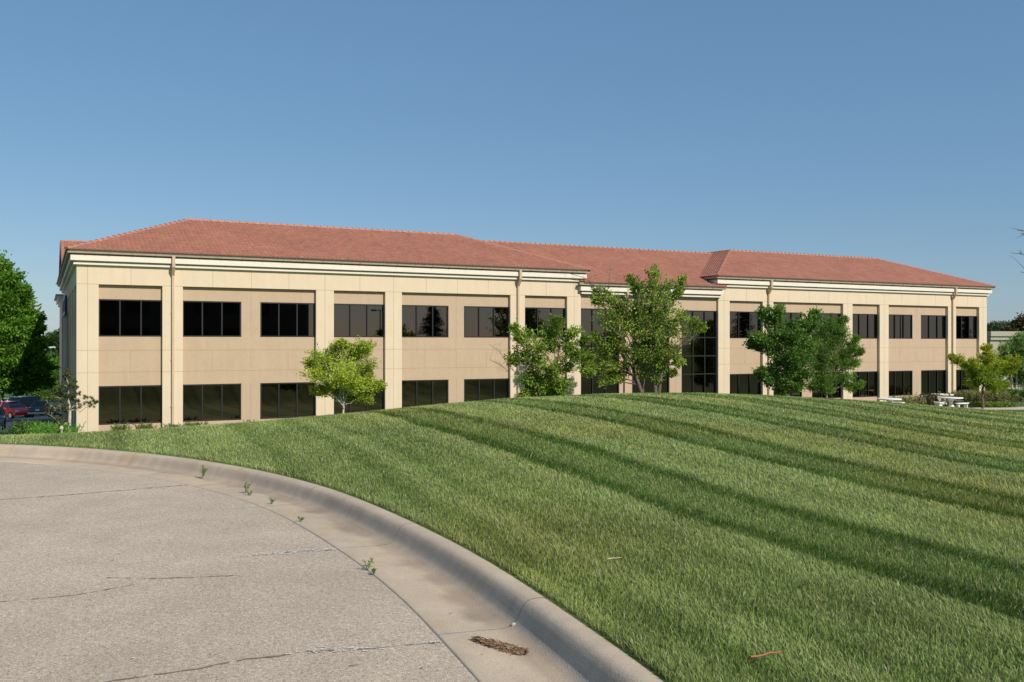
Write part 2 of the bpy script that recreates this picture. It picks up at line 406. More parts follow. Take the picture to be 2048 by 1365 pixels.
def chips(path, nn, spread):
    pts = [np.array(P0(*p)) for p in path]
    for _ in range(nn):
        k = rng.integers(0, len(pts)-1); t = rng.random(); c = pts[k]*(1-t)+pts[k+1]*t + rng.normal(0, spread, 2)
        a = rng.random()*6.28; s = rng.uniform(0.0015, 0.006); l = s*rng.uniform(1, 3.5)
        u = np.array([1.0, rng.normal(0, 0.2)])*l; v_ = np.array([-0.2, 1])*s
        b0 = len(V)
        for d in (-u-v_, u-v_*0.6, u*0.7+v_, -u*0.8+v_*0.8): V.append((*(c+d), 0.008))
        Q.append((b0, b0+1, b0+2, b0+3)); qm.append(2)
chips([(470,1114),(560,1108),(620,1102),(680,1100)], 230, 0.022)
chips([(590,1308),(640,1302),(690,1301),(720,1300),(800,1296)], 70, 0.03)
chips([(460,1018),(520,1013),(540,1012)], 60, 0.03)
chips([(830,1288),(885,1286)], 18, 0.012)
for _ in range(260):                         # loose grit
    c = np.array([rng.uniform(-6, 0.2), rng.uniform(4.2, 12.5)]); s = rng.uniform(0.002, 0.007); b0 = len(V)
    for d in ((-1,-.6),(1,-.8),(.8,.7),(-.7,.9)): V.append((c[0]+d[0]*s*1.5, c[1]+d[1]*s, 0.0095))
    Q.append((b0, b0+1, b0+2, b0+3)); qm.append(1 if rng.random() < .8 else 2)
road = np_mesh("asphalt_road", V, [rf, np.array(Q)], [M['asphalt'], M['crack'], M['chip']], mi=mi+qm)
tag(road, kind="structure")

# curb and gutter, cast in lengths with open joints
prof = [(-0.03, -0.25), (-0.03, 0.135), (-0.018, 0.148), (0.0, 0.153), (0.045, 0.156), (0.085, 0.154), (0.110, 0.146), (0.132, 0.128), (0.149, 0.100), (0.165, 0.068), (0.181, 0.040),
        (0.200, 0.019), (0.222, 0.007), (0.245, 0.002), (0.27, 0.0005), (0.31, 0.001), (0.37, 0.0025), (0.45, 0.004), (0.55, 0.006), (0.640, 0.008), (0.655, 0.003), (0.66, -0.2)]
phc = np.linspace(-180, 180, 4321)
x0, y0 = ring_pts(0.3, phc); s_len = np.concatenate([[0], np.cumsum(np.hypot(np.diff(x0), np.diff(y0)))])
rings = [ring_pts(o_, phc) for o_, _ in prof]
# joints measured on the photo
jp = [P0(980, 1260), P0(730, 1094), P0(585, 1009), P0(480, 964)]
js = [s_len[np.argmin((x0-a)**2 + (y0-b)**2)] for a, b in jp]
step = 2.35
cuts = sorted(js + [min(js) - step*k for k in range(1, 6)] + [max(js) + step*k for k in range(1, 20)])
V = []; Q = []; Cc = []; npf = len(prof)
seg_ends = [0.0] + [c for c in cuts if 0 < c < s_len[-1]] + [s_len[-1]]
pn = vnoise(np.arange(0, 4321)*0.05, np.zeros(4321), 0.9, 21); pn2 = vnoise(np.arange(0, 4321)*0.05, np.zeros(4321), 0.25, 22)
base_c = np.array([0.51, 0.405, 0.300])
for a, b in zip(seg_ends[:-1], seg_ends[1:]):
    ids = np.where((s_len > a + 0.006) & (s_len < b - 0.006))[0]
    if len(ids) < 2: continue
    # exact ends
    ss = np.concatenate([[a + 0.004], s_len[ids], [b - 0.004]])
    tone = 1 + rng.normal(0, 0.035)
    b0 = len(V)
    nzz = np.interp(ss, s_len, pn); nz2 = np.interp(ss, s_len, pn2)
    for k, s in enumerate(ss):
        for i, (o_, z_) in enumerate(prof):
            V.append((np.interp(s, s_len, rings[i][0]), np.interp(s, s_len, rings[i][1]), z_))
            c = base_c * tone
            if o_ > 0.21:
                c = c * np.array([1.04, 1.03, 1.0])
                # silt along the flow line
                sw = 0.02 + 0.13 * nzz[k] + 0.012 * nz2[k]
                f_ = (1.0 if abs(o_ - 0.245) < sw*0.8 else math.exp(-((abs(o_ - 0.245) - sw*0.8) / 0.025) ** 2)) * (0.30 + 0.40 * nzz[k])
                c = c * (1 - f_) + np.array([0.27, 0.20, 0.145]) * f_
            elif o_ > 0.12: c = c * (0.88 + 0.12 * nz2[k]) * np.array([0.97, 0.98, 1.0])
            Cc.append(c)
    nk = len(ss)
    for k in range(nk-1):
        for i in range(npf-1):
            Q.append((b0+k*npf+i, b0+k*npf+i+1, b0+(k+1)*npf+i+1, b0+(k+1)*npf+i))
    # joint filler below the surface
    b1 = len(V)
    if b < s_len[-1] - 0.1:
        for s in (b - 0.006, b + 0.006):
            for i, (o_, z_) in enumerate(prof):
                V.append((np.interp(s, s_len, rings[i][0]), np.interp(s, s_len, rings[i][1]), z_ - 0.0028)); Cc.append(np.array([0.52, 0.46, 0.37]) if o_ > 0.21 else np.array([0.33, 0.29, 0.23]))
        for i in range(npf-1): Q.append((b1+i, b1+i+1, b1+npf+i+1, b1+npf+i))
tag(np_mesh("curb_and_gutter", V, np.array(Q), M['curb'], col=np.array(Cc), smooth=True), kind="structure")

# ------------------------------------------------------------------ grass blades (one uncountable mass)
def grass():
    NB = 900000
    th0, th1 = math.atan((-260-1024)/F), math.atan((2330-1024)/F)
    th = rng.uniform(th0, th1, NB)
    r = 3.2 * np.exp(rng.random(NB) * math.log(34/3.2))
    X = r*np.sin(th); Y = r*np.cos(th)
    phi = np.degrees(np.arctan2(Y-CC[1], X-CC[0])); dc = np.hypot(X-CC[0], Y-CC[1]) - Rc(phi)
    # a shaggy edge leans over the back of the curb
    ok = (dc > 0.015); X, Y, r, th, dc = X[ok], Y[ok], r[ok], th[ok], dc[ok]
    tcl = np.clip(th, _ang[0], _ang[-1]); rc = np.interp(tcl, _ang, _rcr)
    ok = r < rc + 2.0; X, Y, r, dc = X[ok], Y[ok], r[ok], dc[ok]; n = len(X)
    # extra along the edge
    Z = H(X, Y)
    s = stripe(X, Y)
    wd = np.clip(0.0011 * r / 4.0, 0.0020, 0.012) * rng.uniform(0.7, 1.5, n)
    hh = (0.036 + 0.0006*r) * rng.uniform(0.55, 1.35, n) * np.where(dc < 0.12, 1.25, 1)
    # lean: light bands bend away from the road (towards the building), dark bands towards it
    lean = (0.45 - 0.85*s) ; jit = rng.normal(0, 0.33, (n, 2))
    dx = lean*N2[0] + jit[:, 0]; dy = lean*N2[1] + jit[:, 1]
    a = rng.uniform(0, math.pi, n); bx, by = np.cos(a)*wd, np.sin(a)*wd
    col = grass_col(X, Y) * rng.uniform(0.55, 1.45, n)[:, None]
    dry = rng.random(n) < 0.09; col[dry] = np.array([0.46, 0.44, 0.24]) * rng.uniform(.7, 1.2, dry.sum())[:, None]
    base = np.stack([X, Y, Z-0.006], -1)
    side = np.stack([bx, by, np.zeros(n)], -1)
    mid = base + np.stack([dx*hh*0.35, dy*hh*0.35, hh*0.6], -1)
    tip = base + np.stack([dx*hh, dy*hh, hh*(1-0.12*np.hypot(dx, dy))], -1)
    V = np.stack([base-side, base+side, mid+side*0.8, mid-side*0.8, tip], 1).reshape(-1, 3)
    k = np.arange(n)*5
    Qd = np.stack([k, k+1, k+2, k+3], -1); T = np.stack([k+3, k+2, k+4], -1)
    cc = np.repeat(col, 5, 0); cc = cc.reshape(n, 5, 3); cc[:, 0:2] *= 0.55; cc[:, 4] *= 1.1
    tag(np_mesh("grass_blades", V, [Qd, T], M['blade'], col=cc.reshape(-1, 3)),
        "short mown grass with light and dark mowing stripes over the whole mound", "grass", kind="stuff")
grass()

# ------------------------------------------------------------------ walks, far road, parking lot
def ribbon(name, pts, width, z_off, m, kind="structure", thick=0.0):
    P = []
    pts = [np.array(p, float) for p in pts]; out = []
    for i in range(len(pts)-1):
        p0 = pts[max(i-1, 0)]; p1 = pts[i]; p2 = pts[i+1]; p3 = pts[min(i+2, len(pts)-1)]
        for t in np.linspace(0, 1, 12, endpoint=False):
            out.append(0.5*((2*p1)+(-p0+p2)*t+(2*p0-5*p1+4*p2-p3)*t*t+(-p0+3*p1-3*p2+p3)*t**3))
    out.append(pts[-1]); out = np.array(out)
    d = np.gradient(out, axis=0); d /= np.linalg.norm(d, axis=1)[:, None]; nn = np.stack([-d[:, 1], d[:, 0]], -1)
    V = []
    for p, q_ in zip(out, nn):
        for s in (-0.5, -0.25, 0, 0.25, 0.5):
            a = p + q_*width*s; V.append((a[0], a[1], Hs(a[0], a[1]) + z_off))
        for s in (-0.5, 0.5):
            a = p + q_*width*s; V.append((a[0], a[1], Hs(a[0], a[1]) - 0.1))
    Q = []
    for i in range(len(out)-1):
        for k in range(4): Q.append((i*7+k, i*7+k+1, (i+1)*7+k+1, (i+1)*7+k))
        Q.append((i*7+5, i*7, (i+1)*7, (i+1)*7+5)); Q.append((i*7+4, i*7+6, (i+1)*7+6, (i+1)*7+4))
    return tag(np_mesh(name, V, np.array(Q), m), kind=kind)
ribbon("patio_path", [(26.5, 63.0), (31.5, 65.3), (35.5, 65.6), (39.0, 67.5), (41.5, 69.2), (46, 69.5)], 1.5, 0.04, M['walk'])
ribbon("lower_path", [(34.2, 60.5), (38, 61.6), (44, 61.0)], 1.2, 0.04, M['walk'])
for k, (Yr, wd, mm) in enumerate(((84.5, 0.5, 'walk'), (92.0, 7.0, 'asphalt'), (100, 0.5, 'walk'))):
    ribbon(("far_kerb", "far_road", "far_kerb")[k], [(41.5, Yr), (55, Yr+1), (75, Yr+3)], wd, 0.05 if mm == 'asphalt' else 0.16, M[mm])
ribbon("parking_lot", [(-75, 78), (-55, 80), (-36, 82)], 44, 0.03, M['asphalt'])
ribbon("parking_kerb", [(-60, 68.5), (-45, 68.2), (-33.5, 68.5)], 1.3, 0.10, M['walk'])

# ------------------------------------------------------------------ the office building (local frame: x along the facade, y into the building, z as world)
BLD = empty("office_building", (C2[0], C2[1], 0.0), TH)
tag(BLD, "long two storey cream and tan office building with red tiled hip roofs", "building")
GRID = [(0, 0), (12, -.10), (28, -.20), (40, -.27), (44, -.32), (52, -.60), (56, -.82), (64, -1.2), (69, -1.55)]
def gu(i):
    """column grid (1 m modules) to metres along the facade"""
    return i + float(np.interp(i, [g[0] for g in GRID], [g[1] for g in GRID]))
ZB = -6.0; ZH = 4.55; ZW = 5.53            # base, header underside, top of wall
Z_UT, Z_US, Z_LT, Z_LS = 3.83, 1.96, -0.51, -2.44
RV = 0.21
wall = MB(); pan = []
def window(x0, x1, z0, z1, rows, y, parent=None, swap=False, cols=3):
    f = MB(); t = 0.065; d0, d1 = y - 0.035, y + 0.10
    f.box((x0, d0, z0), (x0+t, d1, z1)); f.box((x1-t, d0, z0), (x1, d1, z1))
    zs = [z0] + rows + [z1]
    f.box((x0+t, d0, z0), (x1-t, d1, z0+t)); f.box((x0+t, d0, z1-t), (x1-t, d1, z1))
    for r in rows: f.box((x0+t, d0+0.004, r-t/2), (x1-t, d1, r+t/2))
    wds = (x1-x0)/cols
    for k in range(1, cols):
        xx = x0 + wds*k
        for a, b in zip(zs[:-1], zs[1:]):
            f.box((xx-t/2, d0+0.008, a+(t if a == z0 else t/2)), (xx+t/2, d1, b-(t if b == z1 else t/2)))
    fo = f.build("window", M['frame'], BLD, swap=swap)
    p = MB()
    for k in range(cols):
        a, b = x0 + wds*k + (t if k == 0 else t/2), x0 + wds*(k+1) - (t if k == cols-1 else t/2)
        for z_a, z_b in zip(zs[:-1], zs[1:]):
            # each sheet sits at its own minute tilt, like real glazing
            e = [rng.normal(0, 0.0012) for _ in range(3)]
            p.add([(a, y+0.04+e[0], z_a+.02), (b, y+0.04+e[1], z_a+.02), (b, y+0.04+e[1]+e[2], z_b-.02), (a, y+0.04+e[0]+e[2], z_b-.02)], [(0, 1, 2, 3)])
    po = p.build("pane", M['glass'], fo, swap=swap)
    return fo

openings = [[(1, 4)], [(5, 8), (9, 12)], [(13, 16)], [(17, 20), (21, 24)], [(25, 28)],
            [(41, 44)], [(45, 48), (49, 52)], [(53, 56)], [(57, 60), (61, 64)], [(65, 68)]]
# cream piers and header
pier_edges = {'left': [(0, 1), (4, 5), (12, 13), (16, 17), (24, 25), (28, 29)], 'right': [(40, 41), (44, 45), (52, 53), (56, 57), (64, 65), (68, 69)]}
for side_ in ('left', 'right'):
    for a, b in pier_edges[side_]: wall.box((gu(a), 0, ZB), (gu(b), 0.6, ZH))
    a, b = (0, 29) if side_ == 'left' else (40, 69)
    wall.box((gu(a), 0, ZH), (gu(b), 0.6, ZW))
# joints between the precast panels
wall.mi = 1
def vj(i, z0, z1, y=0.0): wall.box((gu(i)-0.009, y-0.002, z0), (gu(i)+0.009, y+0.01, z1))
for i in list(np.arange(0.5, 29, 2)) + list(np.arange(40.5, 69, 2)): vj(i, ZH, ZW)
for side_ in ('left', 'right'):
    for a, b in pier_edges[side_]:
        vj((a+b)/2, ZB, ZH)
        for z in (ZH+0.0, 1.28, 0.17): wall.box((gu(a), -0.003, z-0.008), (gu(b), 0.01, z+0.008))
wall.mi = 0
wall.build("wall", [M['cream'], M['joint']], BLD)
# tan spandrel panels and windows in the bays
def panel(x0, x1, z0, z1, vjs=(), hjs=(), name="wall_panel", swap=False, y0=None):
    y0 = RV if y0 is None else y0
    p = MB(); p.box((x0, y0, z0), (x1, y0+0.3, z1)); p.mi = 1
    for x in vjs: p.box((x-0.008, y0-0.002, z0+0.002), (x+0.008, y0+0.01, z1-0.002))
    for z in hjs: p.box((x0+0.002, y0-0.003, z-0.008), (x1-0.002, y0+0.01, z+0.008))
    return p.build(name, [M['tan'], M['joint']], BLD, swap=swap)
def bay(cells):
    a, b = gu(cells[0][0]), gu(cells[-1][1])
    js = [gu(i) for i in np.arange(2.5, 69, 2) if cells[0][0] < i < cells[-1][1]]
    panel(a, b, Z_UT, ZH, (js[len(js)//2],) if len(cells) == 2 else ())
    panel(a, b, 1.28, Z_US); panel(a, b, 0.17, 1.28-0.001, js, (1.27, 0.18)); panel(a, b, Z_LT, 0.17-0.001); panel(a, b, ZB, Z_LS)
    if len(cells) == 2:
        m0, m1 = gu(cells[0][1]), gu(cells[1][0]); mm_ = (m0+m1)/2
        panel(m0, m1, Z_US, Z_UT, (mm_,), name="pilaster"); panel(m0, m1, Z_LS, Z_LT, (mm_,), name="pilaster")
    for c in cells:
        window(gu(c[0])+0.004, gu(c[1])-0.004, Z_US, Z_UT, [], RV+0.03)
        window(gu(c[0])+0.004, gu(c[1])-0.004, Z_LS, Z_LT, [], RV+0.03)
for c in openings: bay(c)
# recessed entrance centre: tan pilasters, three full-height glazed bays
YC = 0.16; ZCW = 4.80
panel(gu(29), gu(40), Z_UT, ZCW, (gu(32.5), gu(36.5)), name="entrance_header", y0=YC)
for a, b in ((32, 33), (36, 37)): panel(gu(a), gu(b), ZB, Z_UT, (gu((a+b)/2),), name="pilaster", y0=YC)
for a, b in ((29, 32), (33, 36), (37, 40)): panel(gu(a), gu(b), ZB, -3.0, y0=YC+.02)
for a, b in ((29, 32), (33, 36), (37, 40)):
    window(gu(a)+0.004, gu(b)-0.004, -2.995, Z_UT-0.003, [-0.47, 0.76, 2.01], YC+0.06)
# rear body under the roofs
body = MB()
body.box((0.56, 0.61, ZB), (gu(29)-0.002, 30, ZW-0.02)); body.box((gu(29), 0.61, ZB), (gu(40), 28, ZCW-0.02)); body.box((gu(40)+0.002, 0.61, ZB), (gu(69), 30, ZW-0.02))
body.build("rear_wall", M['cream'], BLD)
# left end wall: same bays turned round the corner
ew = MB()
ew.box((0.0, 0.6, ZH), (0.55, 30, ZW))
for y in range(4, 30, 4): ew.box((0.0, y, ZB), (0.55, y+1.0, ZH))
ew.box((0.0, 29.0, ZB), (0.55, 30, ZH)) if False else None
ew.build("end_wall", M['cream'], BLD)
for y in list(range(1, 30, 4)):
    a, b = float(y) if y > 1 else 0.6, min(y+3.0, 30.0)
    for z0_, z1_ in ((Z_UT, ZH), (Z_LT, Z_US), (ZB, Z_LS)): panel(a, b, z0_, z1_, swap=True)
    window(a+0.01, b-0.01, Z_US, Z_UT, [], RV+0.03, swap=True, cols=3); window(a+0.01, b-0.01, Z_LS, Z_LT, [], RV+0.03, swap=True, cols=3)
# cornices
def cornice(u0, u1, v1, zt, name="cornice"):
    c = MB(); v0 = 0.0
    c.box((u0-0.15, v0-0.15, zt-0.02), (u1+0.15, v1+0.15, zt+0.09))
    c.box((u0-0.06, v0-0.06, zt+0.09), (u1+0.06, v1+0.06, zt+0.17))
    c.box((u0-0.28, v0-0.28, zt+0.17), (u1+0.28, v1+0.28, zt+0.43))
    co = c.build(name, M['white'], BLD, bevel=0.008)
    fz = MB(); fz.box((u0-0.22, v0-0.22, zt+0.43), (u1+0.22, v1+0.22, zt+0.52)); fz.build("fascia", M['fascia'], co)
    g = MB(); o = 0.42
    g.prism([(v0-o+0.03, zt+0.52), (v0-o, zt+0.66), (v0-o+0.02, zt+0.675), (v0-0.2, zt+0.675), (v0-0.2, zt+0.52)], 0, u0-o, u1+o)
    if v1 > 5:
        g.box((u0-o, v0-0.2, zt+0.52), (u0-0.2, v1+o, zt+0.672)); g.box((u1+0.2, v0-0.2, zt+0.52), (u1+o, v1+o, zt+0.672))
    g.mi = 1
    uu = u0 + 0.4
    while uu < u1:
        g.box((uu, v0-o-0.006, zt+0.50), (uu+0.012, v0-o+0.03, zt+0.68)); uu += 1.07
    g.build("gutter", [M['gutter'], M['fascia']], BLD)
    return co
ZT = ZW - 0.02
cornice(0, gu(29), 30, ZT)
cornice(gu(40), gu(69), 30, ZT)
cornice(gu(29)+0.12, gu(40)-0.05, 2.5, ZT - 0.76)
# downspouts
def downspout(i, ztop, y=0.0):
    d = MB(); u = gu(i) if i < 70 else i
    d.box((u-0.075, y-0.42, ztop-0.55), (u+0.075, y-0.28-0.005, ztop)) 
    d.prism([(y-0.42, ztop-0.55), (y-0.285, ztop-0.55), (y-0.03, ztop-0.78), (y-0.03, ztop-0.98), (y-0.12, ztop-0.98)], 0, u-0.074, u+0.074)
    d.box((u-0.055, y-0.125, ZB), (u+0.055, y-0.012, ztop-0.95))
    for z in (-1.6, 0.8, 3.2): d.box((u-0.08, y-0.129, z), (u+0.08, y-0.004, z+0.04))
    d.build("downspout", M['spout'], BLD, bevel=0.008)
for i in (4.5, 24.5, 44.5, 64.5): downspout(i, ZT+0.54)
downspout(32.4, ZT+0.54-0.76, YC-0.03)

# roofs ------------------------------------------------------
import bmesh
SLOPE = 0.39
def tiles(name, e0, e1, up, poly, parent):
    """tiled plane. e0,e1: eave ends (3D), up: slope direction (unit 3D), poly: list of 3D convex corners to clip to"""
    e0, e1, up = Vector(e0), Vector(e1), Vector(up).normalized(); ex = (e1-e0).normalized(); nrm = ex.cross(up).normalized()
    if nrm.z < 0: nrm = -nrm
    us = [(Vector(p)-e0).dot(ex) for p in poly]; ss = [(Vector(p)-e0).dot(up) for p in poly]
    u0, u1, s1 = min(us), max(us), max(ss); per = 0.228; row = 0.33; spp = 6
    nu = int((u1-u0)/per*spp)+2; nr = int(s1/row)+1
    uu = u0 + np.arange(nu)*per/spp
    prof_ = 0.042*np.abs(np.sin(np.arange(nu)*math.pi/spp))
    V = []; Cc = []; Q = []
    e0a, exa, upa, na = map(np.array, (e0, ex, up, nrm)); tcol = np.array([0.385, 0.170, 0.115])
    jit = rng.normal(0, 0.055, (nr, nu//spp+2)); jit2 = rng.normal(0, 0.02, (nr, nu//spp+2))
    for r in range(nr):
        lo, hi = r*row, (r+1)*row+0.02
        ti = np.arange(nu)//spp
        for s, lift in ((lo, 0.060), (hi, 0.010)):
            P = e0a + uu[:, None]*exa + s*upa + (prof_+lift+rng.normal(0, .001))[:, None]*na
            V.append(P); c = tcol*(1+jit[r, ti])[:, None]; c[:, 1] *= 1+jit2[r, ti]*3; Cc.append(c)
        # front lip
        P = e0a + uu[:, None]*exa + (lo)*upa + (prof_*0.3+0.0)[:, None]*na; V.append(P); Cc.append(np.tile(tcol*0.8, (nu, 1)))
        b = r*3*nu; k = np.arange(nu-1)
        Q.append(np.stack([b+k, b+k+1, b+nu+k+1, b+nu+k], -1)); Q.append(np.stack([b+2*nu+k, b+2*nu+k+1, b+k+1, b+k], -1))
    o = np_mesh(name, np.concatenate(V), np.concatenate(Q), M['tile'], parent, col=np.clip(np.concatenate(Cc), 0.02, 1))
    bm = bmesh.new(); bm.from_mesh(o.data)
    cen = sum((Vector(p) for p in poly), Vector())/len(poly)
    n = len(poly)
    for i in range(n):
        a, b = Vector(poly[i]), Vector(poly[(i+1) % n])
        pn_ = (b-a).cross(nrm).normalized()
        if pn_.dot(cen-a) > 0: pn_ = -pn_
        if i == 0 : continue                      # eave edge is left full
        bmesh.ops.bisect_plane(bm, geom=bm.verts[:]+bm.edges[:]+bm.faces[:], plane_co=a, plane_no=pn_, clear_outer=True)
    bm.to_mesh(o.data); bm.free(); return o
def ridge_caps(path_pairs, parent):
    c = MB()
    for a, b in path_pairs:
        a, b = Vector(a), Vector(b); L = (b-a).length; n = max(1, int(L/0.40)); t = (b-a).normalized()
        side = t.cross(Vector((0, 0, 1))).normalized(); up = side.cross(t)
        for k in range(n):
            p0 = a + t*(L*k/n); p1 = a + t*(L*(k+1)/n+0.04)
            vs = []
            for p, r, dz in ((p0, 0.125, 0.045), (p1, 0.105, 0.02)):
                for q_ in range(6):
                    an = math.pi*q_/5; vs.append(p + side*math.cos(an)*r*1.15 + up*(math.sin(an)*r + dz - 0.03))
            c.add(vs, [(i, i+1, i+7, i+6) for i in range(5)] + [(5, 4, 3, 2, 1, 0)])
    return c.build("ridge_tiles", M['ridge'], parent)
M['ridge'] = mat("ridge_tile", (0.41, 0.19, 0.13), 0.8, (3, 0.15))
def mansard(u0, u1, v0, v1, ze, rise_run, right_extra=0.0):
    """hip-ended tiled skirt round a flat deck"""
    h = rise_run*SLOPE; zt = ze+h; r = rise_run
    a = [(u0, v0, ze), (u1, v0, ze), (u1, v1, ze), (u0, v1, ze)]
    b = [(u0+r, v0+r, zt), (u1-r, v0+r, zt), (u1-r, v1-r, zt), (u0+r, v1-r, zt)]
    base = MB(); base.add([(x, y, z-0.03) for x, y, z in a+b], [(0, 1, 5, 4), (1, 2, 6, 5), (2, 3, 7, 6), (3, 0, 4, 7), (4, 5, 6, 7), (3, 2, 1, 0)])
    ro = base.build("roof", M['deck'], BLD)
    dirs = [(0, 1), (-1, 0), (0, -1), (1, 0)]
    for k in range(4):
        dx, dy = dirs[k]; up = Vector((dx, dy, SLOPE))
        tiles("roof_tiles", a[k], a[(k+1) % 4], up, [a[k], a[(k+1) % 4], b[(k+1) % 4], b[k]], ro)
    ridge_caps([(a[k], b[k]) for k in range(4)] + [(b[k], b[(k+1) % 4]) for k in range(4)], ro)
    return ro
ZE = ZT + 0.675
mansard(-0.46, gu(29)+0.46, -0.46, 30.4, ZE, 6.5)
mansard(gu(40)-0.46, gu(69)+0.46, -0.46, 30.4, ZE, 6.5)
# centre roof
zc_ = ZE - 0.76; rr_ = 8.1; ua, ub = gu(29)-3, gu(40)+3.5
e = MB(); e.add([(ua+3.0, -0.46, zc_-.03), (ub-3.2, -0.46, zc_-.03), (ub, -0.46+rr_, zc_+rr_*SLOPE-.03), (ua, -0.46+rr_, zc_+rr_*SLOPE-.03), (ua, 28, zc_+rr_*SLOPE-.03), (ub, 28, zc_+rr_*SLOPE-.03)], [(0, 1, 2, 3), (3, 2, 5, 4)])
ro = e.build("roof", M['deck'], BLD)
va = -0.46; e0 = (gu(29)+0.0, va, zc_); e1 = (gu(40)+0.35, va, zc_)
def vs_(v): return (v, zc_+(v+0.46)*SLOPE)
# left boundary follows the left roof side wall / roof, right boundary the other one (valley)
tiles("roof_tiles", e0, e1, (0, 1, SLOPE), [e0, e1, (gu(40)+0.35+7.0, -0.46+rr_, zc_+rr_*SLOPE), (gu(29)-6.5, -0.46+rr_, zc_+rr_*SLOPE)], ro)
ridge_caps([((gu(29)-6, -0.46+rr_, zc_+rr_*SLOPE), (gu(40)+6.0, -0.46+rr_, zc_+rr_*SLOPE))], ro)
# side cross gable over the left end
gz = ZE; gv0, gv1 = 15.6, 28.8; gm = (gv0+gv1)/2; gh = (gv1-gv0)/2*SLOPE
g = MB(); g.add([(-0.22, gv0, gz-.03), (-0.22, gv1, gz-.03), (-0.22, gm, gz+gh-.03), (9, gv0, gz-.03), (9, gv1, gz-.03), (9, gm, gz+gh-.03)],
                [(0, 3, 5, 2), (1, 2, 5, 4)])
go = g.build("roof", M['deck'], BLD)
tiles("roof_tiles", (-0.22, gv0, gz), (9, gv0, gz), (0, 1, SLOPE), [(-0.22, gv0, gz), (9, gv0, gz), (9, gm, gz+gh), (-0.22, gm, gz+gh)], go)
tiles("roof_tiles", (9, gv1, gz), (-0.22, gv1, gz), (0, -1, SLOPE), [(9, gv1, gz), (-0.22, gv1, gz), (-0.22, gm, gz+gh), (9, gm, gz+gh)], go)
ridge_caps([((-0.27, gm, gz+gh), (9, gm, gz+gh)), ((-0.25, gv1, gz), (-0.25, gm, gz+gh)), ((-0.25, gv0, gz), (-0.25, gm, gz+gh))], go)
g = MB(); g.prism([(gv0+.3, gz-0.1), (gv1-.3, gz-0.1), (gm, gz+gh-0.15)], 0, -0.12, 0.2); g.build("pediment", M['white'], BLD)
# lower far wing beyond the gable
fw = MB(); fw.box((-0.12, 30.45, ZB), (6, 40, 4.75)); fw.build("far_wing_wall", M['cream'], BLD)
fw = MB(); fw.box((-0.25, 30.44, 4.75), (6.1, 40.1, 4.88)); fw.box((-0.38, 30.43, 4.98), (6.2, 40.2, 5.30)); fw.box((-0.18, 30.45, 4.88), (6.05, 40.05, 4.98)); fw.build("cornice", M['white'], BLD)
fw = MB(); fw.box((-0.55, 30.42, 5.30), (6.3, 40.4, 5.45)); fw.build("gutter", M['gutter'], BLD)
# the sign on the end wall: raised blue letters seen edge on
for k, v in enumerate((19.0, 20.6, 22.2, 23.8, 25.4)):
    s = MB(); s.box((-0.14, v, 3.55), (-0.004, v+0.25, 4.85)); s.box((-0.14, v+0.253, 4.6), (-0.004, v+1.0, 4.85)); s.box((-0.14, v+0.253, 3.55), (-0.004, v+1.0, 3.8))
    s.build("sign_letter", M['blue'], BLD, bevel=0.01)

# ------------------------------------------------------------------ plants
def tube_arrays(pts, rads, n):
    """pts (k,3) -> verts, quads"""
    pts = np.asarray(pts, float); k = len(pts)
    t = np.gradient(pts, axis=0); t /= np.linalg.norm(t, axis=1)[:, None]+1e-9
    ref = np.where(np.abs(t[:, 2:3]) > 0.9, np.array([[1., 0, 0]]), np.array([[0, 0, 1.]]))
    a = np.cross(t, ref); a /= np.linalg.norm(a, axis=1)[:, None]+1e-9; b = np.cross(a, t)
    an = np.arange(n)*2*math.pi/n
    V = pts[:, None, :] + np.asarray(rads)[:, None, None]*(a[:, None, :]*np.cos(an)[None, :, None] + b[:, None, :]*np.sin(an)[None, :, None])
    i, j = np.meshgrid(np.arange(k-1), np.arange(n), indexing='ij'); j2 = (j+1) % n
    Q = np.stack([i*n+j, i*n+j2, (i+1)*n+j2, (i+1)*n+j], -1).reshape(-1, 4)
    return V.reshape(-1, 3), Q
class Wood:
    def __init__(s): s.V = []; s.Q = []; s.n = 0
    def tube(s, pts, r0, r1, n=6):
        k = len(pts); V, Q = tube_arrays(pts, np.linspace(r0, r1, k), n); s.V.append(V); s.Q.append(Q+s.n); s.n += len(V)
    def build(s, name, m, parent): return np_mesh(name, np.concatenate(s.V), np.concatenate(s.Q), m, parent, smooth=True)
def curve(a, b, sag=0.0, k=6, wob=0.04, R=rng):
    a, b = np.array(a, float), np.array(b, float); t = np.linspace(0, 1, k)[:, None]; L = np.linalg.norm(b-a)
    p = a*(1-t)+b*t; p[:, 2] += (sag*L*np.sin(math.pi*t[:, 0])); p[1:-1] += R.normal(0, wob*L*0.5, (k-2, 3)); return p
def leaf_mesh(P, Dr, size, cols, R, shape=0.5, up=0.5):
    """P positions, Dr growth directions; diamond leaves folded along the midrib"""
    n = len(P); s = size*R.uniform(0.6, 1.35, n)
    d = Dr + R.normal(0, 0.65, (n, 3)); d /= np.linalg.norm(d, axis=1)[:, None]
    nn = R.normal(0, 1, (n, 3)); nn[:, 2] += up; nn -= (nn*d).sum(1)[:, None]*d; nn /= np.linalg.norm(nn, axis=1)[:, None]+1e-9
    sd = np.cross(d, nn); w_ = s*shape
    a = P; c = P + d*s[:, None]; m_ = P + d*(s*0.45)[:, None]
    l = m_ + sd*w_[:, None]*0.5 + nn*(s*0.10)[:, None]; r = m_ - sd*w_[:, None]*0.5 + nn*(s*0.10)[:, None]
    V = np.stack([a, l, c, r], 1).reshape(-1, 3); k = np.arange(n)*4
    T = np.concatenate([np.stack([k, k+2, k+1], -1), np.stack([k, k+3, k+2], -1)])
    return V, T, np.repeat(cols, 4, 0)
